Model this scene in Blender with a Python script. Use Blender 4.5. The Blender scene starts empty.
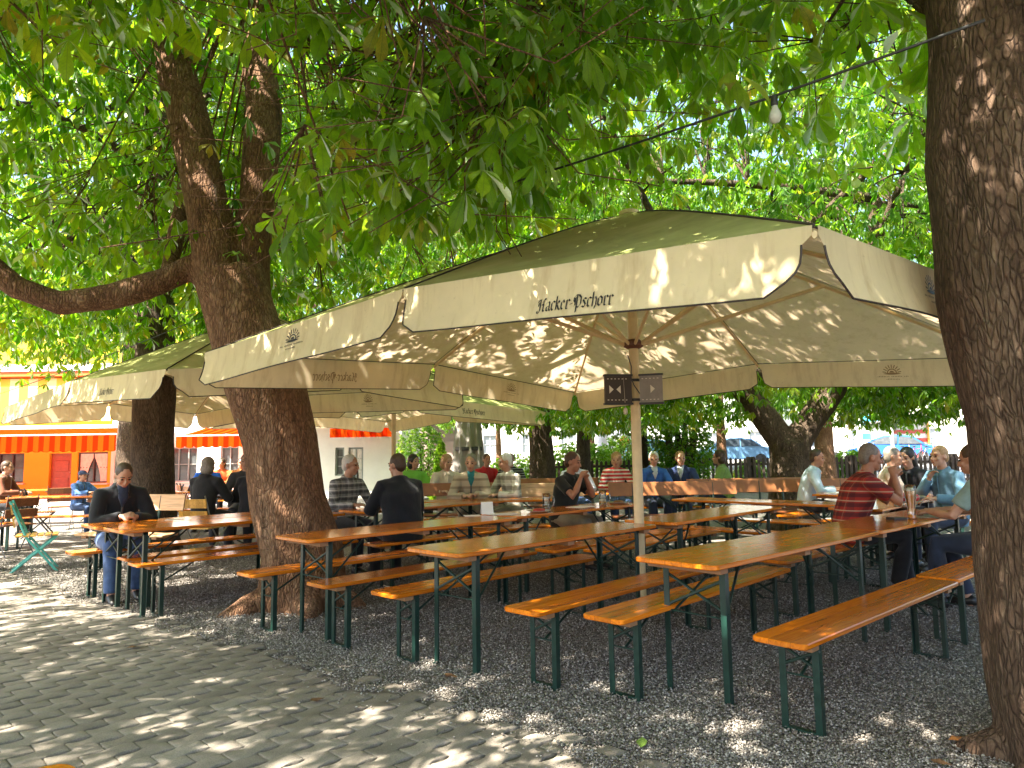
import bpy, math, random
import numpy as np
from mathutils import Vector, Matrix

random.seed(7)
RNG = np.random.default_rng(7)
SC = bpy.context.scene
COL = SC.collection
PI = math.pi

# ------------------------------------------------------------------ camera model (real camera, real distances)
FOC, EYE, ROLL = 700.0, 1.34, math.radians(0.85)
PITCH = math.atan((456 - 384) / FOC)
_R0 = np.array([1, 0, 0.]); CF = np.array([0, math.cos(PITCH), math.sin(PITCH)]); _U0 = np.array([0, -math.sin(PITCH), math.cos(PITCH)])
CR = _R0 * math.cos(ROLL) - _U0 * math.sin(ROLL)
CU = _U0 * math.cos(ROLL) + _R0 * math.sin(ROLL)
CAM = np.array([0, 0, EYE])

def at(u, v, Y):
    """world point seen at photo position u, v at distance Y in front of the camera"""
    d = CF + CR * (u - 512) / FOC + CU * (384 - v) / FOC
    return Vector(CAM + d * (Y / d[1]))

def proj(P):
    q = np.asarray(P) - CAM
    z = q @ CF
    z = np.where(np.abs(z) < 1e-3, 1e-3, z)
    return 512 + FOC * (q @ CR) / z, 384 - FOC * (q @ CU) / z, z

VA = Vector((.692, .722, 0)).normalized()      # along the rows of tables
VB = Vector((VA.y, -VA.x, 0))                  # across the rows
ROT_A = math.atan2(VA.y, VA.x)
def AB(a, b, z=0): return VA * a + VB * b + Vector((0, 0, z))

# ------------------------------------------------------------------ mesh builder
class MB:
    def __init__(s): s.v = []; s.f = []; s.m = []
    def add(s, vs, fs, mat=0, M=None):
        n = len(s.v)
        for p in vs:
            p = Vector(p)
            s.v.append(M @ p if M is not None else p)
        for f in fs:
            s.f.append([i + n for i in f]); s.m.append(mat)
    def box(s, c, d, M=None, mat=0, ch=0.0):
        x, y, z = d[0] / 2, d[1] / 2, d[2] / 2
        if ch <= 0:
            vs = [(c[0] + i * x, c[1] + j * y, c[2] + k * z) for i in (-1, 1) for j in (-1, 1) for k in (-1, 1)]
            fs = [(0, 1, 3, 2), (4, 6, 7, 5), (0, 4, 5, 1), (2, 3, 7, 6), (0, 2, 6, 4), (1, 5, 7, 3)]
            s.add(vs, fs, mat, M)
        else:
            s.prism([(c[0] - x, c[1] - y), (c[0] + x, c[1] - y), (c[0] + x, c[1] + y), (c[0] - x, c[1] + y)], c[2] - z, c[2] + z, M, mat, ch)
    def prism(s, poly, z0, z1, M=None, mat=0, ch=0.0):
        n = len(poly)
        cx = sum(p[0] for p in poly) / n; cy = sum(p[1] for p in poly) / n
        def inset(k):
            out = []
            for i in range(n):
                p0, p1, p2 = Vector(poly[i - 1]), Vector(poly[i]), Vector(poly[(i + 1) % n])
                a = (p1 - p0); b = (p2 - p1)
                if a.length < 1e-9 or b.length < 1e-9: out.append(p1); continue
                na = Vector((-a.y, a.x)).normalized(); nb = Vector((-b.y, b.x)).normalized()
                nn = na + nb
                nn = nn / max(nn.length_squared / 2, .3) 
                out.append(p1 + nn * k)
            return out
        if ch > 0:
            pi = inset(ch)
            rings = [[(p.x, p.y, z0) for p in pi], [(p[0], p[1], z0 + ch) for p in poly], [(p[0], p[1], z1 - ch) for p in poly], [(p.x, p.y, z1) for p in pi]]
        else:
            rings = [[(p[0], p[1], z0) for p in poly], [(p[0], p[1], z1) for p in poly]]
        vs = [q for r in rings for q in r]
        fs = [tuple(range(n - 1, -1, -1)), tuple(range((len(rings) - 1) * n, len(rings) * n))]
        for k in range(len(rings) - 1):
            for i in range(n):
                j = (i + 1) % n
                fs.append((k * n + i, k * n + j, (k + 1) * n + j, (k + 1) * n + i))
        s.add(vs, fs, mat, M)
    def tube(s, path, rad, n=8, mat=0, M=None, cap=True, flat=1.0, up=None):
        path = [Vector(p) for p in path]
        if not hasattr(rad, '__len__'): rad = [rad] * len(path)
        vs = []; prev = None
        for i, p in enumerate(path):
            t = (path[min(i + 1, len(path) - 1)] - path[max(i - 1, 0)])
            if t.length < 1e-9: t = Vector((0, 0, 1))
            t.normalize()
            ref = Vector(up) if up is not None else (prev if prev is not None else (Vector((0, 0, 1)) if abs(t.z) < .9 else Vector((1, 0, 0))))
            a = ref - t * ref.dot(t)
            if a.length < 1e-6: a = Vector((1, 0, 0)) - t * t.x
            a.normalize(); b = t.cross(a); prev = a
            r = rad[i]
            ra, rb = (r if hasattr(r, '__len__') else (r, r * flat))
            for k in range(n):
                an = 2 * PI * k / n
                vs.append(p + a * (math.cos(an) * ra) + b * (math.sin(an) * rb))
        fs = []
        for i in range(len(path) - 1):
            for k in range(n):
                j = (k + 1) % n
                fs.append((i * n + k, i * n + j, (i + 1) * n + j, (i + 1) * n + k))
        if cap:
            fs.append(tuple(range(n - 1, -1, -1))); fs.append(tuple(range((len(path) - 1) * n, len(path) * n)))
        s.add(vs, fs, mat, M)
    def lathe(s, prof, n=20, M=None, mat=0):
        vs = []
        for r, z in prof:
            for k in range(n):
                a = 2 * PI * k / n
                vs.append((r * math.cos(a), r * math.sin(a), z))
        fs = []
        for i in range(len(prof) - 1):
            for k in range(n):
                j = (k + 1) % n
                fs.append((i * n + k, i * n + j, (i + 1) * n + j, (i + 1) * n + k))
        if prof[0][0] > 1e-6: fs.append(tuple(range(n - 1, -1, -1)))
        if prof[-1][0] > 1e-6: fs.append(tuple(range((len(prof) - 1) * n, len(prof) * n)))
        s.add(vs, fs, mat, M)
    def ball(s, c, r, M=None, mat=0, nu=14, nv=9):
        rx, ry, rz = r if hasattr(r, '__len__') else (r, r, r)
        vs = [(c[0], c[1], c[2] - rz)]
        for i in range(1, nv):
            t = -PI / 2 + PI * i / nv
            for k in range(nu):
                a = 2 * PI * k / nu
                vs.append((c[0] + rx * math.cos(t) * math.cos(a), c[1] + ry * math.cos(t) * math.sin(a), c[2] + rz * math.sin(t)))
        vs.append((c[0], c[1], c[2] + rz))
        fs = [(0, 1 + (k + 1) % nu, 1 + k) for k in range(nu)]
        for i in range(nv - 2):
            for k in range(nu):
                j = (k + 1) % nu
                fs.append((1 + i * nu + k, 1 + i * nu + j, 1 + (i + 1) * nu + j, 1 + (i + 1) * nu + k))
        b = 1 + (nv - 2) * nu
        fs += [(b + k, b + (k + 1) % nu, len(vs) - 1) for k in range(nu)]
        s.add(vs, fs, mat, M)
    def build(s, name, mats, parent=None, smooth=False, org=None):
        me = bpy.data.meshes.new(name)
        o3 = Vector(org) if org is not None else Vector((0, 0, 0))
        me.from_pydata([tuple(p - o3) for p in s.v], [], s.f)
        if not isinstance(mats, (list, tuple)): mats = [mats]
        for m in mats: me.materials.append(m)
        if len(mats) > 1: me.polygons.foreach_set('material_index', s.m)
        if smooth is True: me.polygons.foreach_set('use_smooth', [True] * len(s.f))
        me.update()
        o = bpy.data.objects.new(name, me); COL.objects.link(o)
        if parent is not None: o.parent = parent
        if smooth == 'auto':
            me.polygons.foreach_set('use_smooth', [True] * len(s.f)); me.set_sharp_from_angle(angle=math.radians(35))
        return o

def np_mesh(name, V, F4, mats, parent=None, attr=None, smooth=False, F3=None):
    """numpy mesh: V (n,3); F4 (m,4) quads; F3 (k,3) triangles"""
    me = bpy.data.meshes.new(name)
    V = np.ascontiguousarray(V, dtype=np.float32)
    parts = []; tot = []
    for F in (F4, F3):
        if F is not None and len(F): parts.append(F.reshape(-1)); tot.append(np.full(len(F), F.shape[1], dtype=np.int32))
    loops = np.concatenate(parts).astype(np.int32); tot = np.concatenate(tot)
    start = np.concatenate([[0], np.cumsum(tot)[:-1]]).astype(np.int32)
    me.vertices.add(len(V)); me.vertices.foreach_set('co', V.ravel())
    me.loops.add(len(loops)); me.loops.foreach_set('vertex_index', loops)
    me.polygons.add(len(tot)); me.polygons.foreach_set('loop_start', start); me.polygons.foreach_set('loop_total', tot)
    if smooth: me.polygons.foreach_set('use_smooth', np.ones(len(tot), dtype=bool))
    me.update(calc_edges=True)
    if attr is not None:
        for nm, arr in attr.items():
            at_ = me.attributes.new(nm, 'FLOAT', 'FACE'); at_.data.foreach_set('value', np.ascontiguousarray(arr, dtype=np.float32))
    for m in (mats if isinstance(mats, (list, tuple)) else [mats]): me.materials.append(m)
    o = bpy.data.objects.new(name, me); COL.objects.link(o)
    if parent is not None: o.parent = parent
    return o

def tag(o, label=None, cat=None, group=None, kind=None):
    if label: o['label'] = label
    if cat: o['category'] = cat
    if group: o['group'] = group
    if kind: o['kind'] = kind
    return o
def empty(name, loc=(0, 0, 0), rz=0.0, label=None, cat=None, group=None):
    o = bpy.data.objects.new(name, None); COL.objects.link(o)
    o.location = loc; o.rotation_euler = (0, 0, rz); o.empty_display_size = .1
    return tag(o, label, cat, group)
def copy_tree(o, parent=None):
    c = o.copy(); COL.objects.link(c)
    if parent is not None: c.parent = parent
    for ch in list(o.children): copy_tree(ch, c)
    return c
_first = {}
def place(proto, loc, rz, label, cat=None, group=None):
    """the first call uses the built thing itself, later calls a copy with copies of its parts"""
    o = proto if proto.name not in _first else copy_tree(proto)
    _first[proto.name] = 1
    o.location = loc; o.rotation_euler = (0, 0, rz)
    return tag(o, label, cat, group)

def remesh(o, voxel, smooth_it=2, fac=.5):
    """fuse overlapping closed pieces into one continuous skin"""
    m = o.modifiers.new('r', 'REMESH'); m.mode = 'VOXEL'; m.voxel_size = voxel; m.use_smooth_shade = True
    if smooth_it:
        s = o.modifiers.new('s', 'SMOOTH'); s.iterations = smooth_it; s.factor = fac
    dg = bpy.context.evaluated_depsgraph_get(); dg.update()
    me = bpy.data.meshes.new_from_object(o.evaluated_get(dg))
    o.modifiers.clear(); old = o.data
    me.name = old.name
    mats = [x for x in old.materials]
    o.data = me
    if not len(me.materials):
        for x in mats: me.materials.append(x)
    bpy.data.meshes.remove(old)
    o.data.polygons.foreach_set('use_smooth', [True] * len(o.data.polygons))
    return o

# ------------------------------------------------------------------ materials
class NT:
    def __init__(s, name):
        s.mat = bpy.data.materials.new(name); s.mat.use_nodes = True
        s.nt = s.mat.node_tree; s.nt.nodes.clear()
        s.out = s.nt.nodes.new('ShaderNodeOutputMaterial')
    def n(s, t, **kw):
        nd = s.nt.nodes.new(t)
        for k, v in kw.items():
            if k.startswith('i_'):
                key = k[2:].replace('_', ' ')
                nd.inputs[key].default_value = v
            else: setattr(nd, k, v)
        return nd
    def l(s, a, b): s.nt.links.new(a, b)
    def ramp(s, fac, stops):
        r = s.n('ShaderNodeValToRGB')
        e = r.color_ramp.elements
        while len(e) < len(stops): e.new(.5)
        for i, (p, c) in enumerate(stops):
            e[i].position = p; e[i].color = (*c, 1) if len(c) == 3 else c
        s.l(fac, r.inputs[0]); return r.outputs[0]
    def noise(s, vec, scale, detail=4, rough=.6, dist=0.):
        nd = s.n('ShaderNodeTexNoise'); nd.inputs['Scale'].default_value = scale; nd.inputs['Detail'].default_value = detail
        nd.inputs['Roughness'].default_value = rough; nd.inputs['Distortion'].default_value = dist
        if vec is not None: s.l(vec, nd.inputs['Vector'])
        return nd.outputs[0]
    def obj(s, scale=(1, 1, 1), rot=(0, 0, 0)):
        tc = s.n('ShaderNodeTexCoord'); mp = s.n('ShaderNodeMapping')
        mp.inputs['Scale'].default_value = scale; mp.inputs['Rotation'].default_value = rot
        s.l(tc.outputs['Object'], mp.inputs['Vector']); return mp.outputs[0]
    def mix(s, fac, a, b, mode='MIX'):
        m = s.n('ShaderNodeMix', data_type='RGBA', blend_type=mode)
        for sock, val in ((m.inputs[0], fac), (m.inputs[6], a), (m.inputs[7], b)):
            if hasattr(val, 'is_linked'): s.l(val, sock)
            elif hasattr(val, '__len__'): sock.default_value = (*val[:3], 1)
            else: sock.default_value = val
        return m.outputs[2]
    def noise_col(s, vec, scale, amp):
        nd = s.n('ShaderNodeTexNoise'); nd.inputs['Scale'].default_value = scale; nd.inputs['Detail'].default_value = 4; s.l(vec, nd.inputs['Vector'])
        sc = s.n('ShaderNodeVectorMath', operation='SCALE'); s.l(nd.outputs[1], sc.inputs[0]); sc.inputs[3].default_value = amp; return sc.outputs[0]
    def math(s, op, a, b=None):
        m = s.n('ShaderNodeMath', operation=op)
        for i, val in enumerate((a, b)):
            if val is None: continue
            if hasattr(val, 'is_linked'): s.l(val, m.inputs[i])
            else: m.inputs[i].default_value = val
        return m.outputs[0]
    def bump(s, h, strength=.5, dist=.01):
        b = s.n('ShaderNodeBump'); b.inputs['Strength'].default_value = strength; b.inputs['Distance'].default_value = dist
        s.l(h, b.inputs['Height']); return b.outputs[0]
    def bsdf(s, col, rough=.6, normal=None, metal=0., coat=0., coatr=.1, spec=.5, trans=0., emit=None):
        p = s.n('ShaderNodeBsdfPrincipled')
        for key, val in (('Base Color', col), ('Roughness', rough), ('Metallic', metal)):
            if hasattr(val, 'is_linked'): s.l(val, p.inputs[key])
            elif hasattr(val, '__len__'): p.inputs[key].default_value = (*val[:3], 1)
            else: p.inputs[key].default_value = val
        p.inputs['Coat Weight'].default_value = coat; p.inputs['Coat Roughness'].default_value = coatr
        p.inputs['Specular IOR Level'].default_value = spec; p.inputs['Transmission Weight'].default_value = trans
        if normal is not None: s.l(normal, p.inputs['Normal'])
        s.l(p.outputs[0], s.out.inputs[0]); return p
_mats = {}
def plain(name, col, rough=.6, var=.12, scale=8., bump=.0, metal=0., coat=0., spec=.5):
    """one colour with uneven tone and slight surface relief"""
    if name in _mats: return _mats[name]
    t = NT(name); v = t.obj()
    n1 = t.noise(v, scale, 5, .65)
    dark = tuple(c * (1 - var) for c in col); light = tuple(min(1, c * (1 + var)) for c in col)
    c = t.ramp(n1, [(.3, dark), (.7, light)])
    nm = t.bump(t.noise(v, scale * 6, 3), bump, .004) if bump > 0 else None
    r = t.ramp(t.noise(v, scale * 2, 3), [(.3, (max(0, rough - .08),) * 3), (.7, (min(1, rough + .08),) * 3)])
    t.bsdf(c, r, nm, metal, coat, spec=spec)
    _mats[name] = t.mat; return t.mat

def wood_mat(name, base, ends, rough=.28, coat=.5, plank=.105):
    t = NT(name)
    tc = t.n('ShaderNodeTexCoord'); oi = t.n('ShaderNodeObjectInfo')
    sx = t.n('ShaderNodeSeparateXYZ'); t.l(tc.outputs['Object'], sx.inputs[0])
    pk = t.math('FLOOR', t.math('DIVIDE', t.math('ADD', sx.outputs[1], 5.0), plank))
    fr = t.math('FRACT', t.math('DIVIDE', t.math('ADD', sx.outputs[1], 5.0), plank))
    wn = t.n('ShaderNodeTexWhiteNoise', noise_dimensions='2D'); cb = t.n('ShaderNodeCombineXYZ')
    t.l(pk, cb.inputs[0]); t.l(oi.outputs['Random'], cb.inputs[1]); t.l(cb.outputs[0], wn.inputs['Vector'])
    mp = t.n('ShaderNodeMapping'); mp.inputs['Scale'].default_value = (2.2, 34, 34)
    ad = t.n('ShaderNodeVectorMath', operation='ADD'); t.l(tc.outputs['Object'], ad.inputs[0])
    cb2 = t.n('ShaderNodeCombineXYZ'); t.l(t.math('MULTIPLY', wn.outputs[0], 9.), cb2.inputs[0]); t.l(t.math('MULTIPLY', oi.outputs['Random'], 7.), cb2.inputs[2])
    t.l(cb2.outputs[0], ad.inputs[1]); t.l(ad.outputs[0], mp.inputs['Vector'])
    g = t.noise(mp.outputs[0], 1.0, 6, .6, 1.2)
    d = tuple(c * .62 for c in base)
    c = t.ramp(g, [(.28, d), (.5, base), (.75, ends)])
    vr = t.math('ADD', t.math('MULTIPLY', wn.outputs[0], .4), .8)
    vr2 = t.math('MULTIPLY', vr, t.math('ADD', t.math('MULTIPLY', oi.outputs['Random'], .3), .85))
    hs = t.n('ShaderNodeHueSaturation'); t.l(c, hs.inputs['Color']); t.l(vr2, hs.inputs['Value'])
    # worn patches and scratches
    wr = t.ramp(t.noise(tc.outputs['Object'], 3.2, 6, .7), [(.62, (0, 0, 0)), (.72, (1, 1, 1))])
    c2 = t.mix(t.math('MULTIPLY', wr, .12), hs.outputs[0], tuple(c * .55 + .08 for c in base))
    gap = t.math('LESS_THAN', fr, .02)
    c3 = t.mix(t.math('MULTIPLY', gap, .7), c2, (.09, .03, .008))
    rr = t.ramp(t.noise(tc.outputs['Object'], 7, 5, .7), [(.3, (rough * .8,) * 3), (.75, (min(1, rough * 1.35),) * 3)])
    h = t.math('SUBTRACT', t.math('MULTIPLY', g, .25), gap)
    p = t.bsdf(c3, rr, t.bump(h, .35, .003), coat=coat, coatr=.12)
    return t.mat

WOOD = wood_mat('orange_lacquered_wood', (.64, .165, .006), (.74, .25, .016), .2, .35)
WOODY = wood_mat('sun_bleached_yellow_wood', (.62, .33, .05), (.75, .47, .1), .35, .3)
WOODD = wood_mat('dark_brown_wood', (.2, .06, .018), (.3, .1, .03), .35, .3)
WOODP = wood_mat('pale_raw_wood', (.6, .36, .19), (.72, .46, .26), .55, .05)
LEGG = plain('green_painted_steel', (.004, .026, .019), .42, .3, 14, .15, coat=.1)
DARKM = plain('dark_steel', (.03, .03, .032), .45, .3, 14)
STEEL = plain('bare_steel', (.5, .5, .5), .35, .15, 12, metal=.9)
TEAL = plain('turquoise_painted_steel', (.08, .42, .38), .4, .2, 14)
BLACK = plain('black_print', (.014, .012, .012), .7, .2)
FAINT = plain('show_through_print', (.3, .2, .1), .8, .1)  # outer print showing through backlit cloth, painted faintly on the inside
WHITE = plain('white_paper', (.8, .8, .77), .7, .05)
# ------------------------------------------------------------------ ground
C0 = Vector((1.03, 6.05, 0))                    # foot of the near parasol's mast
E1 = Vector((.773, -.634, 0)).normalized(); E2 = Vector((.634, .773, 0)).normalized()
E2 = Vector((-E1.y, E1.x, 0))
def EE(s, t, z=0): return C0 + E1 * s + E2 * t + Vector((0, 0, z))
EDGE_T = -2.62                                   # where the paving meets the gravel, along E2

def gravel_mat():
    t = NT('grey_gravel'); v = t.obj()
    vo = t.n('ShaderNodeTexVoronoi'); vo.inputs['Scale'].default_value = 70; t.l(v, vo.inputs['Vector'])
    c = t.ramp(vo.outputs['Color'], [(.1, (.07, .062, .055)), (.5, (.19, .175, .155)), (.9, (.4, .38, .35))])
    dirt = t.ramp(t.noise(v, .9, 6, .65), [(.35, (0, 0, 0)), (.7, (1, 1, 1))])
    c2 = t.mix(t.math('MULTIPLY', dirt, .55), c, (.1, .072, .048))
    h = t.math('ADD', t.math('MULTIPLY', vo.outputs['Distance'], -1.), t.math('MULTIPLY', t.noise(v, 6, 4), .6))
    t.bsdf(c2, .9, t.bump(h, 1., .012)); return t.mat
GRAVEL = gravel_mat()
def sheet(name, pts, z, m):
    b = MB(); b.add([(p[0], p[1], z) for p in pts], [tuple(range(len(pts)))]); return tag(b.build(name, m), kind='structure')

g = MB()
nx = 40
xs = [-160, -60, -30, -18, -12] + [i * 1.0 for i in range(-10, 15)] + [18, 30, 60, 160]
ys = [-60, -20, -8] + [i * 1.0 for i in range(-4, 22)] + [24, 30, 45, 80, 200]
rg = np.random.default_rng(3)
vs = []
for y in ys:
    for x in xs:
        k = EE(0, 0); t_ = (Vector((x, y, 0)) - C0).dot(E2)
        z = 0 if t_ < -1.6 else rg.uniform(-.012, .012)
        vs.append((x, y, z))
W = len(xs)
g.add(vs, [(j * W + i, j * W + i + 1, (j + 1) * W + i + 1, (j + 1) * W + i) for j in range(len(ys) - 1) for i in range(W - 1)])
tag(g.build('ground', GRAVEL, smooth=True), kind='structure')

# paving joints (sand bed) and the wave-edged pavers lying in it
def sand_mat():
    t = NT('joint_sand'); v = t.obj()
    t.bsdf(t.ramp(t.noise(v, 30, 5), [(.3, (.045, .04, .033)), (.7, (.11, .1, .08))]), .95); return t.mat
def paver_mat():
    t = NT('concrete_paver'); v = t.obj()
    a = t.n('ShaderNodeAttribute', attribute_name='rnd')
    c = t.ramp(a.outputs['Fac'], [(0, (.21, .188, .17)), (.5, (.26, .235, .213)), (1, (.315, .287, .262))])
    big = t.ramp(t.noise(v, 1.1, 6, .65), [(.3, (.62, .58, .5)), (.7, (1.15, 1.12, 1.05))])
    c = t.mix(1.0, c, big, 'MULTIPLY')
    sp = t.ramp(t.noise(v, 160, 3, .8), [(.35, (.6, .6, .6)), (.65, (1.25, 1.25, 1.25))])
    c = t.mix(.8, c, sp, 'MULTIPLY')
    st = t.ramp(t.noise(v, 5, 5, .7), [(.6, (0, 0, 0)), (.7, (1, 1, 1))])
    c = t.mix(t.math('MULTIPLY', st, .4), c, (.1, .1, .065))
    t.bsdf(c, .88, t.bump(t.noise(v, 220, 3, .8), .7, .003)); return t.mat
P0 = [EE(s, t) for s, t in ((-16, EDGE_T), (6, EDGE_T + .1), (6, -14), (-16, -14))]
sheet('paving_bed', P0, .014, sand_mat())
def pavers():
    L, Wd, amp, gap = .225, .112, .016, .003
    V = []; F3 = []; F4 = []; R = []
    rg = np.random.default_rng(5)
    K = 9
    tt = np.linspace(0, 1, K)
    wave = amp * np.sin(2 * PI * tt)
    n0 = 0
    for j in range(-110, 30):
        off = (j % 2) * L * .5
        for i in range(-60, 60):
            a0 = i * L + off; b0 = j * Wd
            c = VA * (a0 + L / 2) + VB * (b0 + Wd / 2)
            q = c - C0
            s_, t_ = q.dot(E1), q.dot(E2)
            if t_ > EDGE_T + .04 + (s_ * .004) or t_ < -7.6 or s_ < -13 or s_ > 5: continue
            if c.y < .8 or abs(c.x) > c.y * .95 + 1.0: continue
            tilt = rg.normal(0, .006, 2); dz = rg.normal(0, .0011)
            low = np.stack([a0 + gap + (L - 2 * gap) * tt, b0 + gap + wave], 1)
            upp = np.stack([a0 + gap + (L - 2 * gap) * tt, b0 + Wd - gap + wave], 1)
            out = np.concatenate([low, upp[::-1]]); cen = out.mean(0)
            M = len(out)
            ins = cen + (out - cen) * np.array([1 - .004 / L * 2, 1 - .004 / Wd * 2])
            def lift(p, z): 
                return np.concatenate([np.outer(p[:, 0], VA) + np.outer(p[:, 1], VB)], 0)[:, :2], z + (p - cen) @ tilt + dz
            rows = []
            for p, z in ((out, .012), (out, .024), (ins, .0265)):
                xy, zz = lift(p, z); rows.append(np.concatenate([xy, zz[:, None]], 1))
            V.append(np.concatenate(rows)); 
            k = np.arange(M); kn = (k + 1) % M
            for r in (0, 1): F4.append(np.stack([r * M + k, r * M + kn, (r + 1) * M + kn, (r + 1) * M + k], 1) + n0)
            q1 = np.arange(K - 1)
            F4.append(np.stack([2 * M + q1, 2 * M + q1 + 1, 2 * M + M - 2 - q1, 2 * M + M - 1 - q1], 1) + n0)
            R.append(np.full(2 * M + K - 1, np.clip(rg.normal(.5, .22), 0, 1)))
            n0 += 3 * M
    o = np_mesh('pavement', np.concatenate(V), np.concatenate(F4), paver_mat(), attr={'rnd': np.concatenate(R)})
    tag(o, kind='structure')
pavers()

def stone_mat():
    t = NT('gravel_stone')
    a = t.n('ShaderNodeAttribute', attribute_name='rnd')
    c = t.ramp(a.outputs['Fac'], [(0, (.08, .07, .06)), (.35, (.165, .15, .133)), (.7, (.29, .268, .24)), (1, (.52, .49, .455))])
    v = t.obj()
    dirt = t.ramp(t.noise(v, .9, 6, .65), [(.35, (0, 0, 0)), (.7, (1, 1, 1))])
    c = t.mix(t.math('MULTIPLY', dirt, .4), c, (.1, .068, .045))
    t.bsdf(c, .85); return t.mat
def gravel():
    rg = np.random.default_rng(11)
    N = 300000
    d = 2.4 + (rg.random(N) ** 1.35) * 7.5
    x = (rg.random(N) * 2 - 1) * .80 * d
    P = np.stack([x, d], 1)
    q = P - np.array([C0.x, C0.y]); t_ = q @ np.array([E2.x, E2.y])
    s_ = q @ np.array([E1.x, E1.y])
    edge = EDGE_T - .02 + .07 * np.sin(s_ * 3.1) + .05 * np.sin(s_ * 7.7 + 1)
    keep = (t_ > edge) | ((t_ > edge - .5) & (rg.random(N) < .10 * np.exp(-(edge - t_) / .12)))
    P = P[keep]; onpav = (t_ < EDGE_T)[keep]; N = len(P)
    sz = rg.uniform(.0035, .0085, N) * (1 + .05 * P[:, 1])
    octv = np.array([[1, 0, 0], [0, 1, 0], [-1, 0, 0], [0, -1, 0], [0, 0, 1.], [0, 0, -1]])
    th = rg.random(N) * 2 * PI; c, s = np.cos(th), np.sin(th)
    V = octv[None] * rg.uniform(.6, 1.25, (N, 6, 1)) * sz[:, None, None] * np.stack([np.ones(N), rg.uniform(.6, 1, N), rg.uniform(.45, .85, N)], 1)[:, None, :]
    X = V[:, :, 0] * c[:, None] - V[:, :, 1] * s[:, None] + P[:, None, 0]
    Y = V[:, :, 0] * s[:, None] + V[:, :, 1] * c[:, None] + P[:, None, 1]
    Z = V[:, :, 2] + (.004 + sz * .3 + rg.random(N) * .012)[:, None] + np.where(onpav, .029, .004)[:, None]
    V = np.stack([X, Y, Z], 2).reshape(-1, 3)
    tri = np.array([[0, 1, 4], [1, 2, 4], [2, 3, 4], [3, 0, 4], [1, 0, 5], [2, 1, 5], [3, 2, 5], [0, 3, 5]])
    F = (tri[None] + (np.arange(N) * 6)[:, None, None]).reshape(-1, 3)
    o = np_mesh('gravel', V, None, stone_mat(), F3=F, attr={'rnd': np.repeat(rg.random(N), 8)})
    tag(o, kind='stuff', label='loose grey gravel spread under the tables', cat='gravel')
gravel()
# ------------------------------------------------------------------ parasols
def canvas_mat(name, col, top=None, transl=.38):
    t = NT(name); v = t.obj()
    c = t.ramp(t.noise(v, 2.3, 6, .65), [(.3, tuple(x * .82 for x in col)), (.7, col)])
    # drip marks run down the cloth
    dr = t.noise(t.obj((9, 9, 1.1)), 1., 5, .7)
    c = t.mix(t.math('MULTIPLY', t.ramp(dr, [(.5, (0, 0, 0)), (.75, (1, 1, 1))]), .5), c, (.36, .22, .085))
    sp = t.ramp(t.noise(v, 21, 4, .8), [(.62, (0, 0, 0)), (.7, (1, 1, 1))])
    c = t.mix(t.math('MULTIPLY', sp, .25), c, (.3, .22, .1))
    if top is not None:
        tp = t.ramp(t.noise(v, 1.7, 7, .7), [(.25, tuple(x * .55 for x in top)), (.55, top), (.8, tuple(.5 * x + .5 * y for x, y in zip(top, col)))])
        ge = t.n('ShaderNodeNewGeometry')
        c = t.mix(ge.outputs['Backfacing'], tp, t.mix(1.0, c, (.97, .86, .8), 'MULTIPLY'))
    nm = t.bump(t.noise(v, 260, 2), .25, .002)
    d = t.n('ShaderNodeBsdfDiffuse'); tr = t.n('ShaderNodeBsdfTranslucent'); m = t.n('ShaderNodeMixShader')
    t.l(c, d.inputs[0]); t.l(nm, d.inputs['Normal'])
    t.l(t.mix(.3, c, (.98, .8, .62)), tr.inputs[0])
    m.inputs[0].default_value = transl
    t.l(d.outputs[0], m.inputs[1]); t.l(tr.outputs[0], m.inputs[2]); t.l(m.outputs[0], t.out.inputs[0])
    return t.mat
CANVAS = canvas_mat('cream_canvas', (.82, .69, .43), None, .3)
ROOFC = canvas_mat('stained_canvas_roof', (.74, .62, .42), (.4, .43, .16), .37)
MASTM = plain('cream_painted_wood', (.68, .54, .3), .45, .12, 9, .1)
PIPE = plain('dark_piping', (.035, .022, .018), .7, .2)

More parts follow.
